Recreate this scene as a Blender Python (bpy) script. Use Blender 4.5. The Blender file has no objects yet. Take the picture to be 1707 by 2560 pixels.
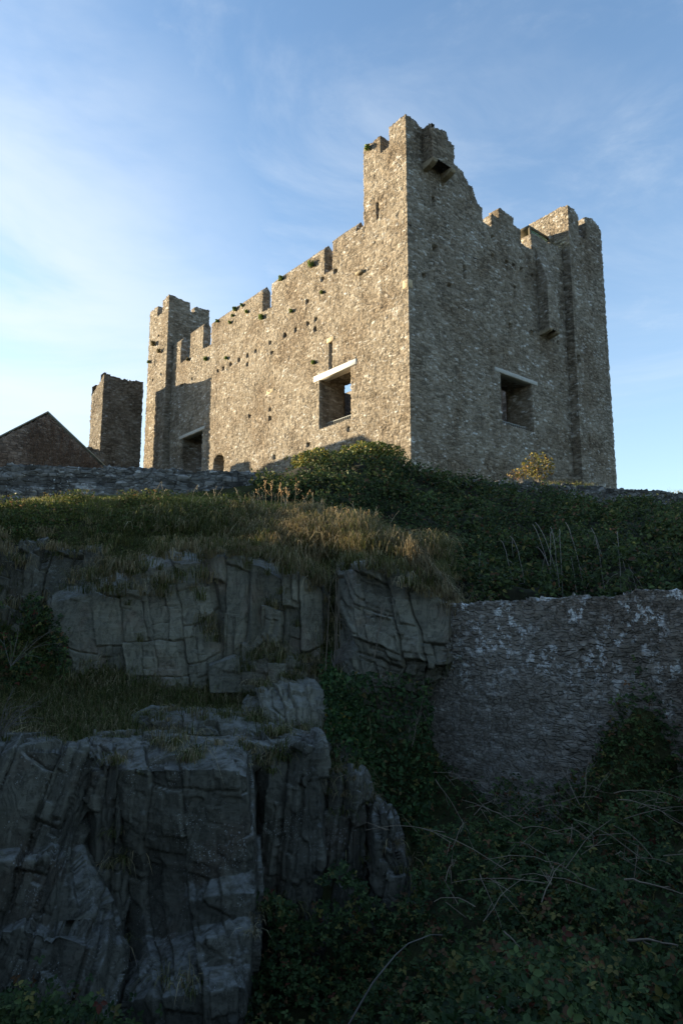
import bpy, math, random
import numpy as np
from mathutils import Vector

random.seed(7)
rng = np.random.default_rng(11)
sc = bpy.context.scene
COL = sc.collection
R = math.radians

# ------------------------------------------------------------------ camera
F_PX, HORIZON, CX, CY = 1707.0, 1547.0, 853.5, 1280.0      # 24 mm lens on a 24x36 portrait frame
PITCH = math.atan((HORIZON - CY) / F_PX)
cam = bpy.data.cameras.new("camera")
cam.sensor_fit = 'VERTICAL'; cam.sensor_height = 36.0; cam.sensor_width = 24.0; cam.lens = 24.0
cam.clip_start = 0.05; cam.clip_end = 5000
camo = bpy.data.objects.new("camera", cam); COL.objects.link(camo)
camo.location = (0, 0, 0); camo.rotation_euler = (R(90) + PITCH, 0, 0)
sc.camera = camo

# ------------------------------------------------------------------ sun and sky
SUN_AZ, SUN_EL = 72.0, 9.0                                  # degrees left of the view, above the horizon
sv = Vector((-math.sin(R(SUN_AZ)) * math.cos(R(SUN_EL)), math.cos(R(SUN_AZ)) * math.cos(R(SUN_EL)), math.sin(R(SUN_EL))))
sun = bpy.data.lights.new("sun", 'SUN'); sun.energy = 5.0; sun.angle = R(0.5); sun.color = (1.0, 0.82, 0.55)
suno = bpy.data.objects.new("sun", sun); COL.objects.link(suno)
suno.location = (-40, 20, 30); suno.rotation_euler = sv.to_track_quat('Z', 'Y').to_euler()

world = bpy.data.worlds.new("World"); sc.world = world; world.use_nodes = True
wt = world.node_tree; wt.nodes.clear()
wo = wt.nodes.new('ShaderNodeOutputWorld'); bg = wt.nodes.new('ShaderNodeBackground')
sky = wt.nodes.new('ShaderNodeTexSky'); sky.sky_type = 'NISHITA'; sky.sun_disc = False
sky.sun_elevation = R(SUN_EL); sky.sun_rotation = R(-SUN_AZ)
sky.air_density = 1.0; sky.dust_density = 0.5; sky.ozone_density = 2.4
bg.inputs[1].default_value = 0.12
tc = wt.nodes.new('ShaderNodeTexCoord')
def wnoise(scale, loc, rot, nscale, detail, rough, dist):
    mp = wt.nodes.new('ShaderNodeMapping'); mp.inputs[1].default_value = loc; mp.inputs[2].default_value = rot; mp.inputs[3].default_value = scale
    wt.links.new(tc.outputs['Generated'], mp.inputs[0])
    nz = wt.nodes.new('ShaderNodeTexNoise'); nz.inputs['Scale'].default_value = nscale; nz.inputs['Detail'].default_value = detail
    nz.inputs['Roughness'].default_value = rough; nz.inputs['Distortion'].default_value = dist
    wt.links.new(mp.outputs[0], nz.inputs[0]); return nz.outputs[0]
def wmath(op, a, b):
    m = wt.nodes.new('ShaderNodeMath'); m.operation = op; m.use_clamp = (op == 'MULTIPLY_ADD')
    for i, v in enumerate((a, b)):
        if isinstance(v, (int, float)): m.inputs[i].default_value = v
        else: wt.links.new(v, m.inputs[i])
    return m.outputs[0]
def wramp(src, pts):
    r = wt.nodes.new('ShaderNodeMapRange'); r.interpolation_type = 'SMOOTHSTEP'
    wt.links.new(src, r.inputs[0])
    for i, v in enumerate(pts): r.inputs[1 + i].default_value = v
    return r.outputs[0]
c1 = wramp(wnoise((1.0, 1.0, 2.2), (0.3, 0.1, 0.2), (0.0, 0.35, 0.2), 2.3, 7, 0.62, 0.7), (0.47, 0.82, 0.0, 0.30))
c2 = wramp(wnoise((1.0, 0.8, 3.5), (2.3, 0.7, 0.4), (0.1, -0.5, 0.1), 4.2, 8, 0.66, 0.5), (0.50, 0.88, 0.0, 0.22))
sepw = wt.nodes.new('ShaderNodeSeparateXYZ'); wt.links.new(tc.outputs['Generated'], sepw.inputs[0])
dot = wt.nodes.new('ShaderNodeVectorMath'); dot.operation = 'DOT_PRODUCT'
wt.links.new(tc.outputs['Generated'], dot.inputs[0]); dot.inputs[1].default_value = (-0.62, 0.76, 0.20)
bank = wramp(wnoise((1.0, 1.0, 2.6), (0.0, 0.4, 0.0), (0.0, 0.2, 0.0), 1.9, 6, 0.6, 0.4), (0.30, 0.62, 0.25, 1.0))
veil = wmath('MULTIPLY', wramp(dot.outputs['Value'], (0.74, 1.0, 0.0, 0.85)), bank)   # the cloud bank low on the left
thin = wramp(sepw.outputs[2], (0.75, 0.05, 0.015, 0.24))     # thin high cirrus haze, denser towards the horizon
cl = wmath('MAXIMUM', wmath('ADD', wmath('ADD', c1, c2), thin), veil)
mixc = wt.nodes.new('ShaderNodeMix'); mixc.data_type = 'RGBA'
wt.links.new(cl, mixc.inputs[0]); wt.links.new(sky.outputs[0], mixc.inputs[6]); mixc.inputs[7].default_value = (2.3, 2.5, 2.7, 1)
wt.links.new(mixc.outputs[2], bg.inputs[0]); wt.links.new(bg.outputs[0], wo.inputs[0])

sc.view_settings.view_transform = 'Standard'; sc.view_settings.look = 'None'
sc.view_settings.exposure = 1.8; sc.view_settings.gamma = 1.0; sc.view_settings.use_curve_mapping = False
try:
    sc.cycles.max_bounces = 6; sc.cycles.diffuse_bounces = 3; sc.cycles.use_denoising = True
except Exception: pass

# ------------------------------------------------------------------ numeric helpers
cp, sp = math.cos(PITCH), math.sin(PITCH)
def P(px, py, d):
    """point that the photo (seen 1568 px wide) shows at px, py, standing d metres in front of the camera"""
    px, py = px / .91856, py / .91856
    x = (px - CX) / F_PX; y = -(py - CY) / F_PX
    k = d / (cp - y * sp)
    return np.array([x * k, d, (sp + y * cp) * k])

def hash3(i, j, k, s):
    with np.errstate(over='ignore'):
        h = (i.astype(np.int64) * 374761393 + j.astype(np.int64) * 668265263 + k.astype(np.int64) * 2147483647 + s * 974634541) & 0xffffffff
        h = ((h ^ (h >> 13)) * 1274126177) & 0xffffffff
        h = ((h ^ (h >> 16)) * 2246822519) & 0xffffffff
        h = h ^ (h >> 15)
    return (h & 0xffffff) / float(0x1000000)

def vnoise(p, seed=0):
    p = np.asarray(p, float); f = np.floor(p); t = p - f; t = t * t * (3 - 2 * t); f = f.astype(np.int64)
    out = 0
    for a in (0, 1):
        for b in (0, 1):
            for c in (0, 1):
                w = (t[..., 0] if a else 1 - t[..., 0]) * (t[..., 1] if b else 1 - t[..., 1]) * (t[..., 2] if c else 1 - t[..., 2])
                out = out + w * hash3(f[..., 0] + a, f[..., 1] + b, f[..., 2] + c, seed)
    return out
def fbm(p, seed=0, oct=4, g=0.5):
    a, s, n = 1.0, 0.0, 0.0
    p = np.asarray(p, float)
    for o in range(oct):
        s = s + a * (vnoise(p * 2 ** o, seed + o * 17) - .5); n += a; a *= g
    return s / n * 2

def voro(p, seed=0, jit=0.85, metric='e'):
    """jittered-grid Voronoi: F1, F2, random per cell (two), vector to the cell centre"""
    p = np.asarray(p, float); f = np.floor(p).astype(np.int64)
    sh = p.shape[:-1]
    d1 = np.full(sh, 9.); d2 = np.full(sh, 9.); r1 = np.zeros(sh); r2 = np.zeros(sh); vec = np.zeros(p.shape)
    for a in (-1, 0, 1):
        for b in (-1, 0, 1):
            for c in (-1, 0, 1):
                ci, cj, ck = f[..., 0] + a, f[..., 1] + b, f[..., 2] + c
                q = np.stack([ci + .5 + jit * (hash3(ci, cj, ck, seed) - .5), cj + .5 + jit * (hash3(ci, cj, ck, seed + 1) - .5),
                              ck + .5 + jit * (hash3(ci, cj, ck, seed + 2) - .5)], -1)
                v = p - q
                d = np.sqrt((v ** 2).sum(-1)) if metric == 'e' else np.abs(v).max(-1) + .15 * np.abs(v).sum(-1)
                m = d < d1
                d2 = np.where(m, d1, np.minimum(d2, d))
                d1 = np.where(m, d, d1)
                r1 = np.where(m, hash3(ci, cj, ck, seed + 3), r1); r2 = np.where(m, hash3(ci, cj, ck, seed + 4), r2)
                vec = np.where(m[..., None], v, vec)
    return d1, d2, r1, r2, vec

def sstep(x, a, b):
    t = np.clip((x - a) / (b - a), 0, 1); return t * t * (3 - 2 * t)

# ------------------------------------------------------------------ object helpers
def tag(o, label=None, cat=None, group=None, kind=None):
    if label: o['label'] = label
    if cat: o['category'] = cat
    if group: o['group'] = group
    if kind: o['kind'] = kind
    return o
def empty(name, loc=(0, 0, 0), rz=0.0):
    o = bpy.data.objects.new(name, None); COL.objects.link(o); o.location = loc; o.rotation_euler = (0, 0, rz); return o
def mesh_obj(name, V, faces, mat, parent=None, attrs=None, smooth=False):
    """V (n,3); faces = list of int arrays (m,3) or (m,4)"""
    me = bpy.data.meshes.new(name)
    V = np.asarray(V, np.float32)
    fl = [np.asarray(f, np.int32) for f in faces if len(f)]
    loops = np.concatenate([f.ravel() for f in fl]); sizes = np.concatenate([np.full(len(f), f.shape[1], np.int32) for f in fl])
    starts = np.concatenate([[0], np.cumsum(sizes)[:-1]]).astype(np.int32)
    me.vertices.add(len(V)); me.vertices.foreach_set('co', V.ravel())
    me.loops.add(len(loops)); me.loops.foreach_set('vertex_index', loops.astype(np.int32))
    me.polygons.add(len(sizes)); me.polygons.foreach_set('loop_start', starts); me.polygons.foreach_set('loop_total', sizes)
    if smooth: me.polygons.foreach_set('use_smooth', np.ones(len(sizes), bool))
    for k, a in (attrs or {}).items():
        a = np.asarray(a, np.float32)
        if a.ndim == 1:
            at = me.attributes.new(k, 'FLOAT', 'POINT'); at.data.foreach_set('value', a)
        else:
            at = me.attributes.new(k, 'FLOAT_COLOR', 'POINT')
            c4 = np.ones((len(a), 4), np.float32); c4[:, :3] = a; at.data.foreach_set('color', c4.ravel())
    me.update(calc_edges=True); me.validate()
    me.materials.append(mat)
    o = bpy.data.objects.new(name, me); COL.objects.link(o)
    if parent: o.parent = parent
    return o

class Acc:
    def __init__(s): s.V, s.F, s.A, s.n = [], [], {}, 0
    def add(s, V, F, **at):
        V = np.asarray(V, float).reshape(-1, 3)
        for f in F:
            if len(f): s.F.append(np.asarray(f, np.int64) + s.n)
        for k, a in at.items(): s.A.setdefault(k, []).append(np.asarray(a, float))
        s.V.append(V); s.n += len(V)
    def build(s, name, mat, parent=None, smooth=False):
        A = {k: np.concatenate(v) for k, v in s.A.items()}
        return mesh_obj(name, np.concatenate(s.V), s.F, mat, parent, A, smooth)

# ------------------------------------------------------------------ materials
def mat_new(name):
    m = bpy.data.materials.new(name); m.use_nodes = True; t = m.node_tree; t.nodes.clear()
    out = t.nodes.new('ShaderNodeOutputMaterial'); b = t.nodes.new('ShaderNodeBsdfPrincipled')
    b.inputs['Roughness'].default_value = 0.9
    b.inputs['Specular IOR Level'].default_value = 0.15
    t.links.new(b.outputs[0], out.inputs[0]); return m, t, b, out
class NT:
    def __init__(s, t): s.t = t
    def _in(s, sock, v):
        if hasattr(v, 'is_output'): s.t.links.new(v, sock)
        elif isinstance(v, (tuple, list)) and len(v) == 3 and sock.type == 'RGBA': sock.default_value = (*v, 1)
        else: sock.default_value = v
    def attr(s, n, col=False):
        a = s.t.nodes.new('ShaderNodeAttribute'); a.attribute_name = n; return a.outputs['Color' if col else 'Fac']
    def pos(s): return s.t.nodes.new('ShaderNodeTexCoord').outputs['Object']
    def mapping(s, v, scale=(1, 1, 1), rot=(0, 0, 0), loc=(0, 0, 0)):
        m = s.t.nodes.new('ShaderNodeMapping'); s._in(m.inputs[0], v); m.inputs[1].default_value = loc; m.inputs[2].default_value = rot; m.inputs[3].default_value = scale; return m.outputs[0]
    def noise(s, v, scale, detail=4, rough=.55, dist=0):
        n = s.t.nodes.new('ShaderNodeTexNoise'); s._in(n.inputs[0], v); n.inputs['Scale'].default_value = scale; n.inputs['Detail'].default_value = detail
        n.inputs['Roughness'].default_value = rough; n.inputs['Distortion'].default_value = dist; return n.outputs[0]
    def voronoi(s, v, scale, feature='F1', out='Distance', rnd=1.0, metric='EUCLIDEAN'):
        n = s.t.nodes.new('ShaderNodeTexVoronoi'); n.feature = feature; n.distance = metric; s._in(n.inputs['Vector'], v); n.inputs['Scale'].default_value = scale
        n.inputs['Randomness'].default_value = rnd; return n.outputs[out]
    def ramp(s, f, stops, interp='LINEAR'):
        r = s.t.nodes.new('ShaderNodeValToRGB'); s._in(r.inputs[0], f); cr = r.color_ramp; cr.interpolation = interp
        while len(cr.elements) > 1: cr.elements.remove(cr.elements[-1])
        for i, (p, c) in enumerate(stops):
            e = cr.elements[0] if i == 0 else cr.elements.new(p)
            e.position = p; e.color = (*c, 1) if len(c) == 3 else c
        return r.outputs[0]
    def rng(s, f, a, b, c=0., d=1.):
        r = s.t.nodes.new('ShaderNodeMapRange'); r.interpolation_type = 'SMOOTHSTEP'; s._in(r.inputs[0], f)
        for i, v in enumerate((a, b, c, d)): r.inputs[1 + i].default_value = v
        return r.outputs[0]
    def math(s, op, a, b=0.):
        m = s.t.nodes.new('ShaderNodeMath'); m.operation = op; s._in(m.inputs[0], a); s._in(m.inputs[1], b); return m.outputs[0]
    def mix(s, f, a, b, mode='MIX'):
        m = s.t.nodes.new('ShaderNodeMix'); m.data_type = 'RGBA'; m.blend_type = mode
        s._in(m.inputs[0], f); s._in(m.inputs[6], a); s._in(m.inputs[7], b); return m.outputs[2]
    def bump(s, h, strength, dist):
        b = s.t.nodes.new('ShaderNodeBump'); s._in(b.inputs['Height'], h); b.inputs['Strength'].default_value = strength; b.inputs['Distance'].default_value = dist; return b.outputs[0]

def g3(k): return lambda c: tuple(k * x for x in c)
def mat_masonry(name, ramp, mortar, stain, stain_amt, lichen=None, mortar_w=(0.04, .16), bump=.8, cell=2.5, gapk=.85):
    m, t, b, o = mat_new(name); n = NT(t); p = n.pos()
    rnd, edge = n.attr('rnd'), n.attr('edge')
    fine = n.noise(p, 9, 5, .65); fine2 = n.noise(p, 38, 3, .6)
    wp = t.nodes.new('ShaderNodeVectorMath'); wp.operation = 'ADD'; nz_ = t.nodes.new('ShaderNodeTexNoise'); nz_.inputs['Scale'].default_value = 2.2; n._in(nz_.inputs[0], p)
    sc_ = t.nodes.new('ShaderNodeVectorMath'); sc_.operation = 'SCALE'; sc_.inputs['Scale'].default_value = .11; t.links.new(nz_.outputs['Color'], sc_.inputs[0])
    n._in(wp.inputs[0], p); t.links.new(sc_.outputs[0], wp.inputs[1])
    q = n.mapping(wp.outputs[0], (1, 1, 2.45))
    def cells(k):
        sp_ = t.nodes.new('ShaderNodeSeparateColor'); t.links.new(n.voronoi(q, k, 'F1', 'Color', .85, 'CHEBYCHEV'), sp_.inputs[0])
        return sp_.outputs[0], n.math('MULTIPLY', n.math('SUBTRACT', n.voronoi(q, k, 'F2', 'Distance', .85, 'CHEBYCHEV'), n.voronoi(q, k, 'F1', 'Distance', .85, 'CHEBYCHEV')), .55)
    ca, ga = cells(cell); cb, gb = cells(cell * 1.6)
    szm = n.rng(n.noise(p, .55, 3, .6), .46, .54)
    cellr = n.math('ADD', n.math('MULTIPLY', ca, n.math('SUBTRACT', 1., szm)), n.math('MULTIPLY', cb, szm)); gap = n.math('ADD', n.math('MULTIPLY', ga, n.math('SUBTRACT', 1., szm)), n.math('MULTIPLY', gb, n.math('MULTIPLY', szm, 1.3)))
    f = n.math('ADD', n.math('ADD', n.math('MULTIPLY', rnd, .45), n.math('MULTIPLY', cellr, .55)), n.math('MULTIPLY', n.math('SUBTRACT', fine, .5), .3))
    f = n.math('ADD', n.math('ADD', n.math('MULTIPLY', n.math('SUBTRACT', f, .5), 1.1), .465), n.math('MULTIPLY', n.math('SUBTRACT', n.noise(p, .55, 4, .65), .5), .55))
    col = n.ramp(f, ramp)
    col = n.mix(n.rng(edge, mortar_w[0], mortar_w[1], .5, 0.), col, mortar)
    pat = n.rng(n.noise(p, .7, 4, .6), .40, .62, .25, 1.)              # stretches where the pointing has washed out
    col = n.mix(n.math('MULTIPLY', n.rng(gap, .015, .085, gapk, 0.), pat), col, tuple(.42 * x for x in mortar))
    big = n.noise(p, .35, 5, .6, .3)
    col = n.mix(n.math('MULTIPLY', n.rng(big, .42, .68), stain_amt), col, stain, 'MULTIPLY')
    col = n.mix(.38, col, n.ramp(n.noise(p, 22, 4, .7), [(0.25, (.45, .45, .45)), (.75, (1.5, 1.5, 1.5))]), 'MULTIPLY')
    streak = n.noise(n.mapping(p, (1., 1., .1)), 1.3, 5, .65)
    col = n.mix(n.rng(streak, .5, .72, 0., .6), col, (.55, .52, .48), 'MULTIPLY')      # rain streaks
    if lichen:
        a = n.rng(n.noise(p, lichen[0], 6, .72), lichen[1], lichen[1] + .05)
        a2 = n.rng(n.noise(p, lichen[3], 4, .6), .45, .6)
        zm = 1.0
        if len(lichen) > 4:
            sx = t.nodes.new('ShaderNodeSeparateXYZ'); n._in(sx.inputs[0], p)
            zm = n.rng(sx.outputs[2], lichen[4], lichen[5], .12, 1.)
        col = n.mix(n.math('MULTIPLY', n.math('MULTIPLY', a, a2), zm), col, lichen[2])
    t.links.new(col, b.inputs['Base Color'])
    h = n.math('ADD', n.math('ADD', n.math('MULTIPLY', fine, .45), n.math('MULTIPLY', fine2, .25)), n.math('MULTIPLY', n.rng(gap, 0., .12), .6))
    t.links.new(n.bump(h, bump, .06), b.inputs['Normal'])
    return m

CASTLE_RAMP = [(0., (.11, .092, .069)), (.25, (.185, .158, .122)), (.55, (.265, .230, .182)), (.76, (.33, .298, .247)), (.87, (.43, .417, .387)), (1., (.60, .605, .60))]
M_castle = mat_masonry('castle_rubble', CASTLE_RAMP, (.215, .185, .145), (.68, .61, .54), .8)
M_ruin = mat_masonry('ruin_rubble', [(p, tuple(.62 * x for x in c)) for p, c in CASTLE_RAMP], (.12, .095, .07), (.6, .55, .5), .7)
M_bound = mat_masonry('boundary_rubble', [(0., (.05, .047, .043)), (.5, (.14, .137, .13)), (.8, (.21, .205, .20)), (1., (.40, .40, .40))], (.06, .055, .05), (.6, .6, .6), .6, cell=2.6,
                      lichen=(7., .60, (.52, .53, .52), 1.6))
M_retain = mat_masonry('retaining_rubble', [(0., (.15, .127, .10)), (.4, (.235, .204, .165)), (.8, (.31, .275, .23)), (1., (.43, .40, .355))], (.22, .19, .152), (.6, .55, .52), .7, cell=6., gapk=.22,
                       lichen=(8.5, .51, (.74, .73, .70), 1.9, -1.6, .15), bump=.9)

def mat_plain(name, col, rough=.8, var=.25, scale=6, bump=.2, spec=.2, metallic=0):
    m, t, b, o = mat_new(name); n = NT(t); p = n.pos()
    f = n.noise(p, scale, 5, .65)
    c = n.mix(1., col, n.ramp(f, [(.25, (1 - var,) * 3), (.75, (1 + var,) * 3)]), 'MULTIPLY')
    t.links.new(c, b.inputs['Base Color']); b.inputs['Roughness'].default_value = rough; b.inputs['Metallic'].default_value = metallic
    b.inputs['Specular IOR Level'].default_value = spec
    if bump: t.links.new(n.bump(f, bump, .03), b.inputs['Normal'])
    return m
M_lintel = mat_plain('pale_concrete', (.80, .77, .70), .8, .08, 5, .1)
M_lintel_grey = mat_plain('weathered_concrete', (.36, .35, .32), .9, .25, 8, .2)
M_corbel = mat_plain('corbel_stone', (.24, .20, .14), .9, .35, 9, .5)
M_dress = mat_plain('dressed_sandstone', (.40, .32, .21), .9, .25, 12, .2)
M_iron = mat_plain('painted_iron', (.30, .32, .31), .6, .2, 20, 0, .4)
M_wood = mat_plain('weathered_timber', (.10, .085, .055), .9, .3, 14, .3)
M_slate = mat_plain('roof_slate', (.26, .27, .23), .8, .35, 9, .3)
M_stem = mat_plain('dead_cane', (.165, .13, .095), .85, .45, 5, .1)
M_stem_warm = mat_plain('dry_stalk', (.42, .27, .13), .85, .35, 5, .1)
M_twig = mat_plain('grey_twig', (.155, .135, .115), .85, .4, 6, .1)
M_core = mat_plain('thicket_inner_shade', (.022, .022, .012), .95, .6, 5, .6)  # near-black filler; the thicket's inner shade is put into its colour
M_glass, tg, bgl, og = mat_new('green_glass')
bgl.inputs['Base Color'].default_value = (.25, .38, .30, 1); bgl.inputs['Roughness'].default_value = .12; bgl.inputs['Transmission Weight'].default_value = .6; bgl.inputs['Specular IOR Level'].default_value = .5

def mat_rock(name, base=1.0, warm=0.0, lich=1.0):
    m, t, b, o = mat_new(name); n = NT(t); p = n.pos()
    rnd, edge = n.attr('rnd'), n.attr('edge')
    bed = n.noise(n.mapping(p, (1.1, 1.1, 7.)), 2.2, 6, .65, .4)
    f = n.math('ADD', n.math('MULTIPLY', rnd, .55), n.math('MULTIPLY', bed, .55))
    k = base
    col = n.ramp(f, [(.1, (.042 * k, .039 * k, .030 * k)), (.45, (.080 * k, .075 * k, .057 * k)), (.7, (.110 * k, .102 * k, .076 * k)), (.95, (.157 * k, .145 * k, .110 * k))])
    rust = n.rng(n.noise(p, 1.3, 5, .6), .52, .68)
    col = n.mix(n.math('MULTIPLY', rust, .55), col, (.105 * k, .080 * k, .058 * k))
    vein = n.rng(n.noise(n.mapping(p, (2.2, 2.2, .9), (.3, .2, .5)), 1.7, 8, .8, 1.2), .485, .515)
    vein2 = n.math('MULTIPLY', vein, n.math('SUBTRACT', 1., vein))
    col = n.mix(n.math('MULTIPLY', vein2, 2.4), col, (.012, .012, .012))
    for sc_, ms, lo, am, cc in ((17., 1.3, .54, .5, (.34, .35, .34)), (37., 2.3, .52, .6, (.42, .43, .42)), (7., .8, .52, .55, (.20, .21, .20))):
        w_ = n.math('ADD', n.voronoi(p, sc_, 'F1'), n.math('MULTIPLY', n.math('SUBTRACT', n.noise(p, sc_ * 1.3, 5, .8), .5), .85))
        col = n.mix(n.math('MULTIPLY', n.math('MULTIPLY', n.rng(w_, .26, .18), n.rng(n.noise(p, ms, 5, .7), lo, lo + .12)), am * lich), col, cc)
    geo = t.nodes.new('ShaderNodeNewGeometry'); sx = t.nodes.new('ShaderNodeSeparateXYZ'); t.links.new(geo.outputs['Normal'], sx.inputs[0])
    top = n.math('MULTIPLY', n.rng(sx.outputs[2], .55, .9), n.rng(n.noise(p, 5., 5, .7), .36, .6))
    col = n.mix(n.math('MULTIPLY', top, .6), col, (.26, .26, .24))       # patchy paler tone on upward-facing surfaces
    t.links.new(col, b.inputs['Base Color'])
    h = n.math('ADD', n.math('MULTIPLY', bed, .6), n.math('MULTIPLY', n.noise(p, 26, 5, .7), .4))
    h = n.math('ADD', h, n.math('MULTIPLY', vein2, -1.2))
    t.links.new(n.bump(h, .7, .05), b.inputs['Normal'])
    b.inputs['Roughness'].default_value = .85
    return m
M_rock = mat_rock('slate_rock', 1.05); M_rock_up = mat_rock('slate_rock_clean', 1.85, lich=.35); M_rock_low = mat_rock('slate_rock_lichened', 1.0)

def mat_foliage(name, trans=.25):
    m, t, b, o = mat_new(name); n = NT(t)
    c = n.attr('col', True)
    t.links.new(c, b.inputs['Base Color']); b.inputs['Roughness'].default_value = .65; b.inputs['Specular IOR Level'].default_value = .25
    tr = t.nodes.new('ShaderNodeBsdfTranslucent'); t.links.new(c, tr.inputs[0])
    mx = t.nodes.new('ShaderNodeMixShader'); mx.inputs[0].default_value = trans
    t.links.new(b.outputs[0], mx.inputs[1]); t.links.new(tr.outputs[0], mx.inputs[2]); t.links.new(mx.outputs[0], o.inputs[0])
    return m
M_leaf = mat_foliage('leaves'); M_grass = mat_foliage('grass_blades', .3)

M_ground, tgx, bgx, ogx = mat_new('turf_soil'); n = NT(tgx); p_ = n.pos()
cg = n.ramp(n.noise(p_, 1.4, 6, .65), [(.3, (.030, .024, .014)), (.5, (.040, .040, .016)), (.62, (.055, .058, .020)), (.8, (.075, .066, .034))])
tgx.links.new(n.mix(.6, cg, n.ramp(n.noise(p_, 17, 4, .7), [(.3, (.5,) * 3), (.7, (1.4,) * 3)]), 'MULTIPLY'), bgx.inputs['Base Color'])
tgx.links.new(n.bump(n.noise(p_, 12, 5, .7), .7, .08), bgx.inputs['Normal'])

# ------------------------------------------------------------------ masonry builder
def stone(Pt, S, seed=3):
    """relief, random, edge of a rubble wall at local points"""
    q = Pt / np.array(S) + .18 * np.stack([fbm(Pt * .9, 5, 2), fbm(Pt * .9, 6, 2), fbm(Pt * 1.3, 7, 2)], -1)
    d1, d2, r1, r2, v = voro(q, seed, .8, 'c')
    d1b, d2b, r1b, r2b, vb = voro(q * 1.9 + 7.3, seed + 20, .8, 'c')
    small = (vnoise(Pt * .8, 31) > .46)
    e = np.where(small, d2b - d1b, d2 - d1); r = np.where(small, r1b, r1)
    rel = sstep(e, 0., .3) * .6 + (r - .5) * .7 + fbm(Pt * 5., 9, 2) * .3
    return rel, r, e

def sheet(acc, o, U, N, L, z0, z1, res, keep=None, thick=.6, weld=(None, None), holes=(), pockets=(), cap=0., capz=None, amp=.055,
          S=(.36, .36, .17), back=True, seed=3, ends=True, zj=.05):
    o, U, N = (np.asarray(a, float) for a in (o, U, N)); Zv = np.array([0, 0, 1.])
    nu, nz = max(2, int(round(L / res))), max(2, int(round((z1 - z0) / res)))
    u = np.linspace(0, L, nu + 1); z = np.linspace(z0, z1, nz + 1)
    uu, zz = np.meshgrid(u, z, indexing='ij')
    Pp = o + uu[..., None] * U + zz[..., None] * Zv
    rel, rnd, edge = stone(Pp, S, seed); d = rel * amp
    for (hu, hz, hw, hh, dep) in holes:
        m = (np.abs(uu - hu) < hw / 2) & (np.abs(zz - hz) < hh / 2); d = np.where(m, -dep, d)
    for fn, dep in pockets: d = np.where(fn(uu, zz), -dep, d)
    V = Pp + d[..., None] * N
    if weld[0] is not None: V[0] += d[0][:, None] * np.asarray(weld[0], float)
    if weld[1] is not None: V[-1] += d[-1][:, None] * np.asarray(weld[1], float)
    uc, zc = np.meshgrid((u[1:] + u[:-1]) / 2, (z[1:] + z[:-1]) / 2, indexing='ij')
    K = np.ones((nu, nz), bool)
    if keep is not None: K = keep(uc, zc)
    if not K.any(): return
    idx = -np.ones((nu + 1, nz + 1), np.int64)
    used = np.zeros_like(idx, bool)
    for a in (0, 1):
        for b in (0, 1): used[a:nu + a, b:nz + b] |= K
    nv = used.sum(); idx[used] = np.arange(nv)
    i, j = np.nonzero(K)
    fl = np.dot(np.cross(U, Zv), N) > 0
    def q4(a, b, c, d_): return np.stack([a, b, c, d_] if fl else [d_, c, b, a], -1)
    A0, B0, C0, D0 = idx[i, j], idx[i + 1, j], idx[i + 1, j + 1], idx[i, j + 1]
    front = q4(A0, B0, C0, D0)
    Kp = np.zeros((nu + 2, nz + 2), bool); Kp[1:-1, 1:-1] = K
    edges = []
    for (di, dj, a, b, skip) in ((0, -1, (0, 0), (1, 0), 'z0'), (1, 0, (1, 0), (1, 1), 'u1'), (0, 1, (1, 1), (0, 1), 'z1'), (-1, 0, (0, 1), (0, 0), 'u0')):
        m = K & ~Kp[1 + di:nu + 1 + di, 1 + dj:nz + 1 + dj]
        if skip == 'z0': m[:, 0] = False
        if skip == 'u1' and weld[1] is not None: m[-1, :] = False
        if skip == 'u0' and weld[0] is not None: m[0, :] = False
        ei, ej = np.nonzero(m)
        edges.append(np.stack([idx[ei + a[0], ej + a[1]], idx[ei + b[0], ej + b[1]]], -1))
    edges = np.concatenate(edges)
    Vf = V[used]; Pf = Pp[used]
    # ragged stones on every free edge
    eb = np.unique(edges)
    jit = rng.normal(0, 1, (len(eb), 3)) * np.array([.012, .012, .02 if zj else 0]);
    Vf[eb] += jit
    VV, RR, EE, FF = [Vf], [rnd[used]], [edge[used]], [front]
    base = len(Vf)
    mp = -np.ones(nv, np.int64); mp[eb] = np.arange(len(eb))
    ns = max(2, int(math.ceil(thick / .16))); prev = eb.copy(); cur_map = eb
    isup = np.zeros(len(eb), bool)
    if cap: isup = Pf[eb][:, 2] > (capz - .02)
    for k in range(1, ns + 1):
        f = k / ns
        pk = Pf[eb] - N * (thick * f)
        r2_, rn2, ed2 = stone(pk, S, seed)
        pk = pk + rng.normal(0, .014, pk.shape)
        if cap: pk[:, 2] += isup * cap * (1 - abs(2 * f - 1))
        newi = base + np.arange(len(eb)); base += len(eb)
        VV.append(pk); RR.append(rn2); EE.append(ed2)
        a, b = mp[edges[:, 0]], mp[edges[:, 1]]
        FF.append(np.stack([prev[b], prev[a], newi[a], newi[b]], -1) if fl else np.stack([prev[a], prev[b], newi[b], newi[a]], -1))
        prev = newi
    if back:
        bi = base + np.arange(nv); VV.append(Pf - N * thick); RR.append(rnd[used]); EE.append(edge[used])
        bi2 = bi.copy(); bi2[eb] = prev
        FF.append(front[:, ::-1] * 0 + bi2[front[:, ::-1]])
    acc.add(np.concatenate(VV), FF, rnd=np.concatenate(RR), edge=np.concatenate(EE))

def rough(fn, a=.07, s=2.2, seed=50):
    """a profile height function with a stone-sized ragged line"""
    return lambda u: fn(u) + a * fbm(np.stack([u * s, u * 0, u * 0], -1), seed, 3)
def prof(pts):
    x = [p[0] for p in pts]; y = [p[1] for p in pts]
    return lambda u: np.interp(u, x, y)

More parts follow.
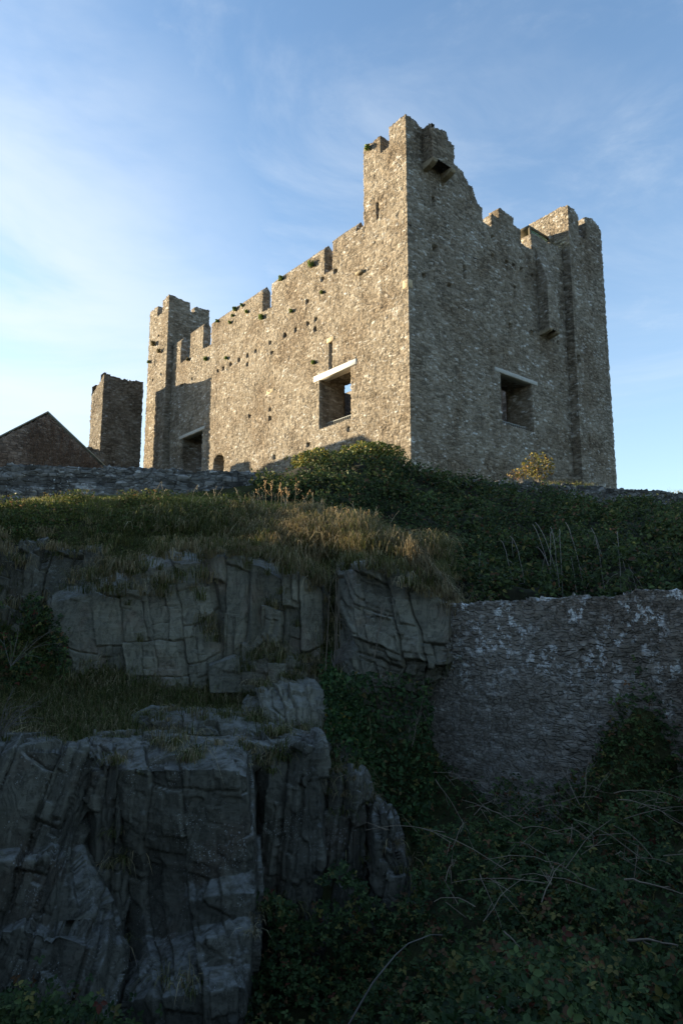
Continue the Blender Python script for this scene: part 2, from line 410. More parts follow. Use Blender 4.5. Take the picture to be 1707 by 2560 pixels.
def box_mesh(acc, lo, hi, jit=0.0, **at):
    lo, hi = np.asarray(lo, float), np.asarray(hi, float)
    V = np.array([[(lo, hi)[a][0], (lo, hi)[b][1], (lo, hi)[c][2]] for a in (0, 1) for b in (0, 1) for c in (0, 1)])
    if jit: V = V + rng.normal(0, jit, V.shape)
    F = np.array([[0, 1, 3, 2], [4, 6, 7, 5], [0, 4, 5, 1], [2, 3, 7, 6], [0, 2, 6, 4], [1, 5, 7, 3]])
    acc.add(V, [F], **at)
def bevel(o, w, seg=2):
    md = o.modifiers.new('bevel', 'BEVEL'); md.width = w; md.segments = seg; md.limit_method = 'ANGLE'; return o

def tube(acc, pts, r0, r1, sides=5):
    pts = np.asarray(pts, float); n = len(pts); t = np.gradient(pts, axis=0); t /= np.linalg.norm(t, axis=1)[:, None] + 1e-9
    a = np.cross(t, [0.31, .2, .93]); a /= np.linalg.norm(a, axis=1)[:, None] + 1e-9; b = np.cross(t, a)
    r = np.linspace(r0, r1, n); th = np.arange(sides) * 2 * math.pi / sides
    V = pts[:, None] + r[:, None, None] * (np.cos(th)[None, :, None] * a[:, None] + np.sin(th)[None, :, None] * b[:, None])
    i, j = np.meshgrid(np.arange(n - 1), np.arange(sides), indexing='ij'); j2 = (j + 1) % sides
    F = np.stack([i * sides + j, i * sides + j2, (i + 1) * sides + j2, (i + 1) * sides + j], -1).reshape(-1, 4)
    acc.add(V.reshape(-1, 3), [F])

# ------------------------------------------------------------------ foliage builders
def leaves(acc, C, size, nrm, pal, w, fold=.35, sizevar=.35, spread=.8, aspect=.75):
    """folded leaf blades at C, facing roughly nrm; pal = colour list, w = weights"""
    C = np.asarray(C, float); n = len(C)
    nr = nrm + rng.normal(0, spread, (n, 3)); nr /= np.linalg.norm(nr, axis=1)[:, None]
    a = np.cross(nr, rng.normal(0, 1, (n, 3))); a /= np.linalg.norm(a, axis=1)[:, None]; b = np.cross(nr, a)
    s = (size * (1 + sizevar * rng.normal(0, 1, n)).clip(.4, 1.9))[:, None]
    e = b * s * .5 * aspect; up = nr * s * fold * .5
    V = np.stack([C - a * s * .5, C + e * .85 + up - a * s * .22, C + e * .75 + up * .8 + a * s * .18, C + a * s * .58 - nr * s * .14, C - e * .75 + up * .8 + a * s * .18, C - e * .85 + up - a * s * .22], 1)
    k = np.arange(n)[:, None] * 6
    F = [np.concatenate([k + [0, 3, 2, 1], k + [0, 5, 4, 3]])]
    pal = np.asarray(pal, float); w = np.asarray(w, float); ci = rng.choice(len(pal), n, p=w / w.sum())
    col = pal[ci] * rng.uniform(.65, 1.35, (n, 1))
    acc.add(V.reshape(-1, 3), F, col=np.repeat(col, 6, 0))

def trifoliate(acc, C, size, nrm, pal, w, spread=.6):
    n = len(C); nr = nrm + rng.normal(0, spread, (n, 3)); nr /= np.linalg.norm(nr, axis=1)[:, None]
    a = np.cross(nr, rng.normal(0, 1, (n, 3))); a /= np.linalg.norm(a, axis=1)[:, None]; b = np.cross(nr, a)
    s = (size * rng.uniform(.55, 1.35, n))[:, None]; pal = np.asarray(pal, float); w = np.asarray(w, float)
    col = pal[rng.choice(len(pal), n, p=w / w.sum())] * rng.uniform(.65, 1.35, (n, 1))
    for th, k_ in ((0, 1.1), (1.35, .85), (-1.35, .85)):
        d = a * math.cos(th) + b * math.sin(th); e = -a * math.sin(th) + b * math.cos(th); o = C + d * s * .12; q = s * k_; up = nr * q * .14
        V = np.stack([o, o + d * q * .35 + e * q * .34 + up, o + d * q * .72 + e * q * .26 + up * .5, o + d * q * 1.05 - up, o + d * q * .72 - e * q * .26 + up * .5, o + d * q * .35 - e * q * .34 + up], 1)
        f = np.arange(n)[:, None] * 6
        acc.add(V.reshape(-1, 3), [np.concatenate([f + [0, 3, 2, 1], f + [0, 5, 4, 3]])], col=np.repeat(col * rng.uniform(.85, 1.15, (n, 1)), 6, 0))
def blades(acc, C, h, lean, pal, w, width=.006, hv=.35, dirn=(0, -.3, 0), stiff=.5):
    C = np.asarray(C, float); n = len(C)
    hh = (h * (1 + hv * rng.normal(0, 1, n)).clip(.35, 2.))[:, None]
    ld = rng.normal(0, 1, (n, 3)) * np.array([1, 1, .15]) * lean + np.asarray(dirn)
    side = np.cross(ld, [0, 0, 1.]); side += rng.normal(0, .3, (n, 3)); side /= np.linalg.norm(side, axis=1)[:, None] + 1e-9
    up = np.array([0, 0, 1.])
    m = C + hh * (up * .55 + ld * .25 * stiff); tip = C + hh * (up * (.95 - .35 * np.linalg.norm(ld, axis=1)[:, None]).clip(.15, 1) + ld * .9)
    wv = side * width * (1 + .3 * rng.normal(0, 1, (n, 1))).clip(.4, 2)
    V = np.stack([C - wv, C + wv, m + wv * .75, m - wv * .75, tip], 1)
    k = np.arange(n)[:, None] * 5
    pal = np.asarray(pal, float); w = np.asarray(w, float); ci = rng.choice(len(pal), n, p=w / w.sum())
    col = pal[ci] * rng.uniform(.7, 1.3, (n, 1))
    acc.add(V.reshape(-1, 3), [k + [0, 1, 2, 3], k + [3, 2, 4]], col=np.repeat(col, 5, 0))

def sample_mesh(V, Q, n, weight=None):
    """n random points on quads Q of V, area weighted (times weight(centre, normal))"""
    a, b, c, d = (V[Q[:, k]] for k in range(4))
    nr = np.cross(c - a, d - b); ar = np.linalg.norm(nr, axis=1) + 1e-12; nr = nr / ar[:, None]
    ce = (a + b + c + d) / 4; wgt = ar.copy()
    if weight is not None: wgt = wgt * np.clip(weight(ce, nr), 0, None)
    if wgt.sum() <= 0: return np.zeros((0, 3)), np.zeros((0, 3))
    i = rng.choice(len(Q), n, p=wgt / wgt.sum()); s, t = rng.random((n, 1)), rng.random((n, 1))
    return (a[i] * (1 - s) * (1 - t) + b[i] * s * (1 - t) + c[i] * s * t + d[i] * (1 - s) * t), nr[i]

def grid_quads(nu, nv):
    i, j = np.meshgrid(np.arange(nu - 1), np.arange(nv - 1), indexing='ij')
    return np.stack([i * nv + j, (i + 1) * nv + j, (i + 1) * nv + j + 1, i * nv + j + 1], -1).reshape(-1, 4)

# ------------------------------------------------------------------ terrain
TX = [-60, -9.2, -8.8, -8.0, -4.6, -2.2, -.9, .35, 1.2, 1.95, 2.35, 3.0, 4.6, 7.0, 60]
_far = [(24, 4.2), (32, 5.4), (44, 7.4), (53, 9.0), (60, 9.0), (75, 6.), (140, -8.), (600, -30.)]
_near = [(-600, 0), (-30, 1.2), (-12, .8), (-6, -.5), (-3, -1.4), (-2, -1.6), (0, -1.66), (1.2, -1.9)]
_H = [(-600, 3), (-30, 5.0), (-3, 4.8), (12, 4.6), (13.6, 4.0), (15.2, 2.7), (18, 2.6), (19.6, 3.0), (20.3, 3.2), (21, 4.0), (24, 4.9), (32, 6.1), (44, 8.0), (53, 9.3), (60, 9.4), (75, 6.), (140, -8.), (600, -30.)]  # unseen rise added on the left, keeping the low sun off the hollow
_L = _near + [(3, -3.4), (5, -4.7), (7.5, -4.9), (9.55, -4.5), (9.9, -2.1), (12.6, -1.55), (14.2, -1.0), (14.5, .6), (15.0, 1.6), (15.7, 2.25), (16.8, 2.8), (18, 3.0), (19.6, 3.3), (20.3, 3.45), (21, 4.2)] + _far
_L0 = _near + [(3, -3.4), (5, -4.7), (7.5, -4.9), (9.55, -4.5), (9.9, -2.1), (12.6, -1.55), (13.6, -.9), (14.4, -.2), (15.1, .9), (15.5, 1.9), (16, 2.3), (16.8, 2.85), (18, 3.12), (19.6, 3.4), (20.3, 3.5), (21, 4.2)] + _far
_L2 = _near + [(3, -3.2), (5, -4.5), (7.2, -4.6), (9.55, -4.2), (9.95, -2.2), (12.4, -1.6), (13.5, -1.3), (13.85, .7), (14.4, 1.75), (15.4, 2.25), (16.6, 2.62), (18, 2.85), (19.6, 3.2), (20.3, 3.4), (21, 4.2)] + _far
_M = _near + [(3, -2.7), (4.6, -3.2), (7, -4.0), (9.2, -4.1), (10.2, -3.6), (11.4, -2.3), (12.7, -1.), (13.0, .4), (13.4, 1.35), (14.3, 1.95), (15.5, 2.25), (17, 2.45), (19, 2.9), (20.6, 3.3), (21.6, 4.1)] + _far
_M2 = _near + [(3, -2.6), (4.6, -2.8), (7, -3.1), (9.2, -3.3), (10.4, -3.1), (11.7, -2.5), (12.5, -.6), (12.7, .5), (13.0, 1.2), (13.6, 1.5), (14.6, 1.5), (16, 1.3), (17, 1.4), (19, 2.3), (20.6, 3.0), (21.5, 3.4), (22.5, 4.1)] + _far
_E = _near + [(3, -2.5), (4.6, -2.6), (7, -2.7), (9.2, -2.8), (10.4, -2.9), (11.7, -2.8), (12.3, -.5), (12.5, 0.05), (12.8, .15), (14, .3), (15, .6), (17, 1.2), (19.6, 2.2), (21, 2.9), (22.2, 3.6), (23, 4.1)] + _far
_R1 = _near + [(3, -2.5), (4.6, -2.5), (7, -2.5), (9.2, -2.8), (10.6, -3.), (11.3, -2.9), (11.75, .05), (12.6, .15), (14, .3), (15, .6), (17, 1.2), (19.6, 2.2), (21, 2.9), (22.2, 3.6), (23, 4.1)] + _far
_R2 = _near + [(3, -2.4), (4.6, -2.4), (7, -2.4), (9.4, -2.75), (10.4, -2.7), (10.9, .05), (12.4, .15), (14, .3), (15, .6), (17, 1.2), (19.6, 2.2), (21, 2.9), (22.4, 3.6), (23, 4.1)] + _far
_R3 = _near + [(3, -2.2), (4.6, -2.0), (6.5, -1.9), (8.5, -2.2), (8.9, -2.2), (9.3, .15), (11, .15), (13.6, .4), (15, .7), (17, 1.3), (19.6, 2.2), (21.4, 2.9), (22.8, 3.6), (23.4, 4.1)] + _far
_R4 = _near + [(3, -1.4), (5.6, -1.2), (6.6, -1.0), (7.2, .2), (9, .2), (11, .3), (13.6, .6), (15, .9), (17, 1.5), (19.6, 2.2), (22, 3.), (23.4, 3.6), (24, 4.2)] + _far
TC = [_H, _H, _H, _L0, _L0, _L, _L2, _M, _M2, _M2, _E, _R1, _R2, _R4, _R4]
TC[11] = _R1; TC[12] = _R3
def terrain_z(x, y):
    x = np.asarray(x, float); y = np.asarray(y, float)
    cols = np.stack([np.interp(y, [q[0] for q in c], [q[1] for q in c]) for c in TC], 0)
    xi = np.clip(np.searchsorted(TX, x) - 1, 0, len(TX) - 2); tx = np.array(TX, float)
    t = np.clip((x - tx[xi]) / (tx[xi + 1] - tx[xi]), 0, 1)
    a = np.take_along_axis(cols, xi[None], 0)[0]; b = np.take_along_axis(cols, xi[None] + 1, 0)[0]
    z = a * (1 - t) + b * t
    q = np.stack([x, y, y * 0], -1)
    return z + .09 * fbm(q * .9, 70, 3) * (np.abs(y) < 80)
xs = np.concatenate([np.linspace(-900, -60, 8), np.linspace(-50, -10, 14), np.arange(-9.6, 9.6, .13), np.linspace(10, 50, 14), np.linspace(60, 900, 8)])
ys = np.concatenate([np.linspace(-900, -30, 8), np.linspace(-25, -1, 14), np.arange(0, 24, .13), np.linspace(24.4, 66, 40), np.linspace(70, 900, 14)])
gx, gy = np.meshgrid(xs, ys, indexing='ij')
TV = np.stack([gx, gy, terrain_z(gx, gy)], -1).reshape(-1, 3); TQ = grid_quads(len(xs), len(ys))
ground = mesh_obj('ground', TV, [TQ], M_ground, smooth=True); tag(ground, 'grassy hillside rising from the hollow to the castle', 'ground', kind='structure')

# ------------------------------------------------------------------ castle
CA = np.array([3.333, 32.0, 0.0]); CROT = R(39.7)          # near corner; local x = right-hand face, y = left-hand face
castle = empty('castle', CA, CROT)
tag(castle, 'ruined rubble stone castle with battlements and tall corner turrets on the hilltop', 'castle')
X, Y = np.array([1., 0, 0]), np.array([0, 1., 0])
RES = .055
# the long wall with window, doorway, putlog holes
holesL = [(u, z, .27, .25, .9) for u, z in [(8.35, 18.78), (7.52, 17.35), (8.32, 17.37), (7.58, 16.76), (9.54, 17.38), (10.68, 17.43), (12.34, 17.48), (14.02, 17.46), (12.12, 16.75), (15.01, 17.43),
          (14.99, 16.82), (16.13, 17.48), (17.22, 17.48), (18.19, 17.42), (18.95, 17.5), (12.21, 13.01), (14.56, 13.11), (12.2, 12.42), (8.21, 9.93), (4.59, 10.06), (5.73, 19.64), (6.94, 19.62), (11.67, 9.83), (24.6, 17.9), (22.9, 18.0)]]
holesL += [(6.17, 14.75, .26, 1.75, .7)]
def arch(u, z): return (np.abs(u - 18.5) < .72) & (z < 10.6 + np.sqrt(np.clip(.72 ** 2 - (u - 18.5) ** 2, 0, 9)))
def keepL(u, z):
    win = (u > 4.4) & (u < 7.12) & (z > 10.6) & (z < 13.6)
    door = (u > 21.02) & (u < 24.15) & (z < 13.62)
    return ~(win | door)
a = Acc()
sheet(a, (0, 0, 0), Y, -X, 26.5, 5.6, 19.85, RES, keepL, 1.85, (-Y, None), holesL, [(arch, .8)])
a.build('wall', M_castle, castle)
# merlons of the long wall, saddle-backed
for (u0, u1, top, lo) in ((3.27, 6.0, 21.55, 21.2), (6.73, 12.27, 21.42, None), (13.28, 20.14, 21.4, None), (21.33, 23.4, 21.75, None), (24.95, 26.46, 21.75, None)):
    a = Acc()
    kf = None
    if lo: kf = lambda u, z, lo=lo: ~((u < .62) & (z > lo))
    sheet(a, (0, u0, 0), Y, -X, u1 - u0, 19.80, top, RES, kf, .58, cap=.34, capz=top)
    a.build('merlon', M_castle, castle)
# gable-side wall
holesR = [(w, z, .27, .26, 1.0) for w, z in [(5.89, 21.63), (7.0, 21.72), (6.03, 20.52), (6.92, 20.57), (8.2, 20.62), (8.84, 20.63), (9.6, 20.64), (10.77, 20.69), (8.29, 16.72), (10.44, 16.85), (13.15, 16.99), (1.14, 17.38), (3.06, 17.5)]]
holesR += [(2.03, 19.22, .36, .42, .3), (8.87, 18.95, .18, .85, 1.1), (4.38, 18.7, .18, .8, 1.1)]
def keepR(u, z):
    win = (u > 7.2) & (u < 10.2) & (z > 10.7) & (z < 13.66)
    return ~(win | ((u < 6.08) & (z > 19.85)))
a = Acc()
sheet(a, (0, 0, 0), X, -Y, 14.19, 5.6, 22.36, RES, keepR, 1.85, (-X, None), holesR)
a.build('wall', M_castle, castle)
a = Acc()
tp = prof([(0, 23.2), (.72, 23.2), (.73, 23.88), (2.0, 23.82), (2.01, 23.3), (2.73, 23.3)])
sheet(a, (6.99, 0, 0), X, -Y, 2.73, 22.31, 23.95, RES, lambda u, z: z < rough(tp, .05)(u), .75)
a.build('merlon', M_castle, castle)
a = Acc()
sheet(a, (10.88, 0, 0), X, -Y, 3.31, 22.31, 23.8, RES, lambda u, z: z < rough(prof([(0, 23.5), (3.4, 23.65)]), .07)(u), .75)
a.build('parapet', M_castle, castle)
# corner turret
tl = prof([(0, 26.0), (1.225, 26.0), (1.23, 24.88), (1.9, 24.88), (1.905, 25.9), (3.3, 25.95)])
tr = prof([(0, 26.03), (1.1, 25.9), (2.9, 25.5), (3.2, 25.05), (3.74, 24.94), (4.45, 24.72), (4.7, 24.45), (5.3, 24.08), (5.6, 23.5), (5.75, 23.3), (6.06, 23.2), (6.08, 23.2)])
a = Acc()
sheet(a, (0, 0, 0), Y, -X, 3.27, 19.85, 26.06, RES, lambda u, z: z < rough(tl, .04)(u), .85, (-Y, None), [(2.18, 21.6, .17, .9, .8)])
sheet(a, (0, 0, 0), X, -Y, 6.09, 19.85, 26.06, RES, lambda u, z: z < rough(tr, .12, 3.)(u), .85, (-X, None), [(1.97, 21.83, .18, .68, .8), (2.75, 23.2, .2, .2, .3)])
sheet(a, (5.3, 3.27, 0), -X, Y, 5.3, 19.85, 25.9, .14, lambda u, z: z < rough(prof([(0, 22.4), (2.4, 23.5), (2.6, 25.2), (5.3, 25.7)]), .12)(u), .85)
a.build('turret', M_castle, castle)
# machicolation box on the turret
a = Acc()
mt = prof([(0, 25.5), (1.15, 25.75), (1.3, 25.35), (1.7, 25.2)])
mac = empty('machicolation'); mac.parent = castle
sheet(a, (1.22, -.7, 0), X, -Y, 1.7, 23.78, 25.85, .06, lambda u, z: z < rough(mt, .05)(u), .22, (-X, X))
sheet(a, (1.22, .0, 0), -Y, -X, .7, 23.78, 25.85, .06, lambda u, z: z < 25.72, .22, (None, -Y))
sheet(a, (2.92, -.7, 0), Y, X, .7, 23.78, 25.85, .06, lambda u, z: z < 25.2, .22, (-Y, None))
a.build('box_wall', M_castle, mac)
def corbel(x0, x1, z1, dep, h, par):
    pr = np.array([(0.02, z1 - h * 1.25), (-dep * .55, z1 - h), (-dep * .92, z1 - h * .62), (-dep * 1.02, z1 - h * .2), (-dep * .98, z1), (.02, z1)])
    n_ = len(pr); V = np.array([(x, q[0], q[1]) for x in (x0, x1) for q in pr])
    F4 = np.array([[i, (i + 1) % n_, n_ + (i + 1) % n_, n_ + i] for i in range(n_)])
    me = bpy.data.meshes.new('corbel'); me.from_pydata(V.tolist(), [], F4.tolist() + [list(range(n_))[::-1], list(range(n_, 2 * n_))]); me.materials.append(M_corbel)
    ob = bpy.data.objects.new('corbel', me); COL.objects.link(ob); ob.parent = par; bevel(ob, .05); return ob
corbel(1.2, 1.55, 23.77, .8, .34, mac); corbel(2.58, 2.95, 23.77, .8, .34, mac)
# garderobe chute with its sloped top
chute = empty('garderobe_chute'); chute.parent = castle
a = Acc()
sheet(a, (11.2, -.7, 0), X, -Y, 1.0, 17.2, 20.3, .06, None, .2, (-X, X))
slope = lambda u, z: z < 20.25 + (22.7 - 20.25) * np.clip(1 - u / .7, 0, 1)
sheet(a, (11.2, 0, 0), -Y, -X, .7, 17.2, 22.7, .06, slope, .2, (None, -Y))
sheet(a, (12.2, -.7, 0), Y, X, .7, 17.2, 22.7, .06, lambda u, z: z < 20.25 + (22.7 - 20.25) * np.clip(u / .7, 0, 1), .2, (-Y, None))
nu_, nv_ = 18, 44; s_, t_ = np.meshgrid(np.linspace(0, 1, nu_), np.linspace(0, 1, nv_), indexing='ij')
W = np.stack([11.19 + 1.02 * s_, -.71 + .73 * t_, 20.27 + 2.45 * t_], -1).reshape(-1, 3); rl, rn, ed = stone(W, (.4, .4, .2)); W = W + np.array([0, -.9, .3]) * (rl * .035)[:, None]
a.add(W, [grid_quads(nu_, nv_)], rnd=rn, edge=ed)
a.build('box_wall', M_castle, chute)
corbel(11.18, 11.45, 17.2, .78, .24, chute); corbel(11.95, 12.22, 17.2, .78, .24, chute)
# right-hand tower
a = Acc()
rt = prof([(0, 26.45), (.75, 26.5), (1.2, 26.2), (1.21, 24.85), (2.1, 24.85), (2.11, 26.5), (3.0, 26.75), (3.7, 26.5), (4.0, 26.3)])
hT = [(1.05, 10.9, .18, .85, .65), (.8, 21.3, .15, .85, .65), (.3, 16.11, .34, .46, .65), (1.3, 24.2, .2, .2, .3), (1.2, 22.9, .18, .18, .3), (2.3, 22.6, .2, .2, .3), (2.2, 19.6, .2, .2, .3), (.4, 25.5, .2, .2, .3)]
sheet(a, (14.2, -.55, 0), X, -Y, 4.0, 5.6, 26.85, RES, lambda u, z: z < rough(rt, .07)(u), .7, (-X, X), hT)
rs = prof([(0, 26.45), (.6, 26.6), (2.9, 26.5), (3.4, 26.0)])
sheet(a, (14.2, 2.85, 0), -Y, -X, 3.4, 5.6, 26.85, RES, lambda u, z: z < rough(lambda q: rs(3.4 - q), .07)(u), .7, (Y, -Y))
sheet(a, (18.2, -.55, 0), Y, X, 3.4, 5.6, 26.85, .14, lambda u, z: z < rough(prof([(0, 26.3), (3.4, 26.2)]), .1)(u), .7, (-Y, Y))
sheet(a, (18.2, 2.85, 0), -X, Y, 4.0, 5.6, 26.85, .14, lambda u, z: z < rough(prof([(0, 26.2), (4, 26.0)]), .1)(u), .7, (X, -X))
a.build('tower', M_castle, castle)
# far left tower
a = Acc()
lf = prof([(0, 26.05), (1.07, 25.85), (1.08, 24.82), (2.02, 24.85), (2.03, 25.8), (3.5, 25.75)])
hLT = [(2.1, 20.9, .14, .6, .5), (.83, 19.53, .2, .2, .4), (2.37, 19.42, .2, .2, .4), (1.67, 23.06, .2, .2, .4)]
sheet(a, (-.5, 26.48, 0), Y, -X, 3.5, 5.6, 26.1, RES, lambda u, z: z < rough(lf, .04)(u), .6, (-Y, Y), hLT)
ls = prof([(0, 26.0), (.5, 25.95), (1.9, 25.9), (1.91, 25.12), (2.3, 25.12), (2.31, 25.68), (3.65, 25.75)])
sheet(a, (-.5, 26.48, 0), X, -Y, 3.65, 5.6, 26.1, RES, lambda u, z: z < rough(ls, .05)(u), .6, (-X, X))
sheet(a, (3.15, 29.98, 0), -X, Y, 3.65, 5.6, 26.1, .14, lambda u, z: z < rough(prof([(0, 25.6), (3.65, 25.7)]), .1)(u), .6, (X, -X))
sheet(a, (3.15, 26.48, 0), Y, X, 3.5, 5.6, 26.1, .14, lambda u, z: z < rough(prof([(0, 25.7), (3.5, 25.6)]), .1)(u), .6, (-Y, Y))
a.build('tower', M_castle, castle)
# walls on the far sides
a = Acc()
sheet(a, (18.1, 2.9, 0), Y, X, 27, 5.6, 22.0, .16, lambda u, z: z < rough(prof([(0, 20.9), (27, 20.9)]), .2, .7)(u), 1.6)
a.build('wall', M_castle, castle)
a = Acc()
sheet(a, (18.0, 29.9, 0), -X, Y, 15., 5.6, 22.0, .16, lambda u, z: z < rough(prof([(0, 21.5), (15, 21.5)]), .2, .7)(u), 1.6)
a.build('wall', M_castle, castle)
# timber slab and partition added inside to keep the lower rooms dark
a = Acc(); box_mesh(a, (1.85, 1.85, 15.6), (14.0, 9.3, 15.9)); a.build('shade_slab', M_wood, castle)
a = Acc(); box_mesh(a, (1.7, 12.6, 5.6), (13.4, 13.3, 15.58), rnd=np.full(8, .3), edge=np.full(8, .5)); a.build('shade_partition', M_ruin, castle)
# lintels, sills, railings
def part_box(name, lo, hi, m, bv=.015):
    a = Acc(); box_mesh(a, lo, hi, .004); o = a.build(name, m, castle); bevel(o, bv, 1); return o
part_box('lintel', (-.075, 3.95, 13.52), (.5, 7.68, 13.84), M_lintel)
part_box('lintel', (-.06, 20.68, 13.57), (.5, 24.7, 13.83), M_lintel_grey)
part_box('lintel', (6.7, -.06, 13.62), (10.7, .5, 13.86), M_lintel_grey)
o = part_box('dressed_stone', (-.05, 5.83, 15.5), (.3, 6.52, 15.78), M_dress, .02)
part_box('dressed_stone', (-.035, -.035, 16.4), (.3, .4, 16.85), M_dress, .03)
part_box('dressed_stone', (-.045, 11.8, 14.05), (.3, 12.6, 14.32), M_dress, .03)
part_box('ledge_stone', (-.2, 3.3, 18.52), (.3, 3.85, 18.7), M_corbel, .03)
def railing(name, p0, p1, h, n, m, rad=.016):
    a = Acc(); p0, p1 = np.array(p0, float), np.array(p1, float)
    for k in range(n + 1):
        q = p0 + (p1 - p0) * k / n; tube(a, [q, q + [0, 0, h]], rad, rad)
    tube(a, [p0 + [0, 0, h], p1 + [0, 0, h]], rad * 1.3, rad * 1.3); return a.build(name, m, castle)
railing('railing', (.45, 4.4, 10.6), (.45, 7.1, 10.6), .42, 15, M_iron)
railing('railing', (7.2, .45, 10.7), (10.2, .45, 10.7), .36, 17, M_iron)
railing('railing', (.6, 23.4, 19.85), (.6, 24.95, 19.85), .85, 9, M_iron)
can = empty('glass_canopy'); can.parent = castle
a = Acc(); box_mesh(a, (12.2, .95, 23.3), (14.1, .99, 24.75)); a.build('pane', M_glass, can)
a = Acc(); box_mesh(a, (12.1, .9, 24.75), (14.2, 1.04, 24.85)); box_mesh(a, (12.1, .9, 23.3), (12.2, 1.04, 24.75)); box_mesh(a, (12.1, .98, 24.8), (14.2, 2.3, 25.0)); a.build('timber_frame', M_wood, can)

# small plants rooted in the castle walls
CW = lambda w, u, z: np.array([CA[0] + w * math.cos(CROT) - u * math.sin(CROT), CA[1] + w * math.sin(CROT) + u * math.cos(CROT), z])
GREENY = [(.13, .20, .04), (.19, .25, .05), (.27, .28, .08), (.09, .14, .03)]
def wall_plant(w, u, z, r, label, straw=False):
    c = CW(w, u, z); a = Acc(); r = r * .72; n = int(190 * (r / .25) ** 1.5) + 25
    nd = np.array([-.77, -.64, .3])
    C = c + np.clip(rng.normal(0, 1, (n, 3)), -1.25, 1.25) * np.array([r * .42, r * .42, r * .42]) + nd * r * .4
    leaves(a, C, .085, nd, [(.16, .13, .05), (.2, .16, .07), (.1, .09, .03)] if straw else GREENY, [3, 3, 2] if straw else [3, 3, 1.5, 2])
    o = a.build('wall_plant', M_leaf); tag(o, label, 'plant', 'small plants rooted in the castle walls')
for (u, z, r, lab) in ((17.36, 20.55, .2, 'small round green tuft below the long parapet, left of the largest tuft'),
                       (13.28, 19.46, .34, 'largest leafy green tuft on the long castle wall, under a battlement gap'),
                       (16.69, 21.3, .3, 'green tuft on the rim of the middle battlement of the long castle wall'),
                       (15.81, 21.25, .2, 'thin green tuft on the battlement rim right of a fuller one'),
                       (17.05, 20.95, .16, 'tiny green sprig just under the middle battlement rim'),
                       (20.68, 18.86, .3, 'leafy green tuft below the narrow battlement beside the far tower'),
                       (19.21, 21.3, .2, 'flat green tuft on the far left end of the middle battlement'),
                       (15.13, 20.54, .22, 'faint green patch on the face of the middle battlement'),
                       (17.74, 18.03, .2, 'small faint green tuft on the bare wall above the putlog holes'),
                       (7.9, 20.9, .38, 'wide green tuft on the upper face of the battlement nearest the turret'),
                       (11.08, 21.3, .3, 'green tuft at the left rim of the battlement nearest the corner turret'),
                       (6.93, 18.76, .18, 'faint low green patch on the wall below the battlement gap'),
                       (9.96, 18.7, .2, 'small green patch in the middle of the long wall above the putlog holes'),
                       (7.66, 14.71, .22, 'small green tuft on the wall just above the bright window lintel')):
    wall_plant(-.05, u, z, r, lab)
wall_plant(-.1, 2.79, 25.62, .3, 'bright green tuft on top of the corner turret')
wall_plant(-.05, 23.55, 19.69, .25, 'straw coloured tuft at the sill of the railed battlement gap', True)
wall_plant(-.6, 28.71, 22.48, .4, 'broad yellowed tuft high on the far left tower', True)
wall_plant(-.6, 27.57, 21.49, .32, 'rounded yellowed tuft near the edge of the far left tower', True)
wall_plant(-.55, 29.66, 21.2, .25, 'small green tuft at the outer edge of the far left tower')

# ------------------------------------------------------------------ ruined tower stub and gabled building
BD = np.array([math.cos(CROT), math.sin(CROT), 0]); AD = np.array([-math.sin(CROT), math.cos(CROT), 0])
c0 = P(232, 1000, 50.2)[:2]
rz = P(232, 858, 50.2)[2]; rw = 3.15
ruin = empty('ruined_tower', (c0[0], c0[1], 0), CROT); tag(ruin, 'tall square stub of a ruined stone tower in shade left of the castle', 'tower')
a = Acc()
tp_ = rough(prof([(0, rz + .1), (.5, rz), (.55, rz - .1), (3.2, rz + .05)]), .12, 2.)
sheet(a, (0, 0, 0), X, -Y, rw, 6, rz + .35, .08, lambda u, z: z < tp_(u), .7, (-X, X), amp=.05)
sheet(a, (0, 2.4, 0), -Y, -X, 2.4, 6, rz + .35, .08, lambda u, z: z < rough(prof([(0, rz - 1.2), (1.4, rz - .5), (2.4, rz)]), .15)(u), .7, (Y, -Y), amp=.07)
sheet(a, (rw, 0, 0), Y, X, 2.4, 6, rz + .3, .12, lambda u, z: z < rz + 0 * u, .7, (-Y, Y))
sheet(a, (rw, 2.4, 0), -X, Y, rw, 6, rz + .3, .12, lambda u, z: z < rz - .4 + 0 * u, .7, (X, -X))
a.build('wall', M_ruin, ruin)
# gabled building: its gable end faces right-front like the castle's
pk = P(110, 947, 41.0); right = None
def on_plane(px, py):
    d = np.linspace(36, 50, 1401); Q = np.array([P(px, py, k) for k in d]); s = (Q - pk) @ AD; i = np.argmin(np.abs(s)); return Q[i]
pr_, pl_ = on_plane(222, 1053), on_plane(0, 1003)
wr = (pr_ - pk) @ BD; wl = (pl_ - pk) @ BD
slr = (pr_[2] - pk[2]) / wr; sll = (pl_[2] - pk[2]) / wl
house = empty('gabled_building', (pk[0], pk[1], 0), CROT); tag(house, 'old stone building with a steep gable end at the left edge behind the wall', 'building')
M_gable = mat_masonry('gable_rubble', [(0., (.10, .078, .062)), (.5, (.175, .135, .108)), (1., (.30, .25, .21))], (.14, .108, .088), (.7, .6, .52), .8)
half = max(abs(wr), abs(wl)) * 1.25; zz = pk[2]
a = Acc()
gz = lambda u: np.where(u - half > 0, zz + slr * (u - half), zz + sll * (u - half)) - .12
sheet(a, (-half, 0, 0), X, -Y, 2 * half, 6, zz + .1, .08, lambda u, z: z < gz(u), .6, amp=.03)
a.build('gable_wall', M_gable, house)
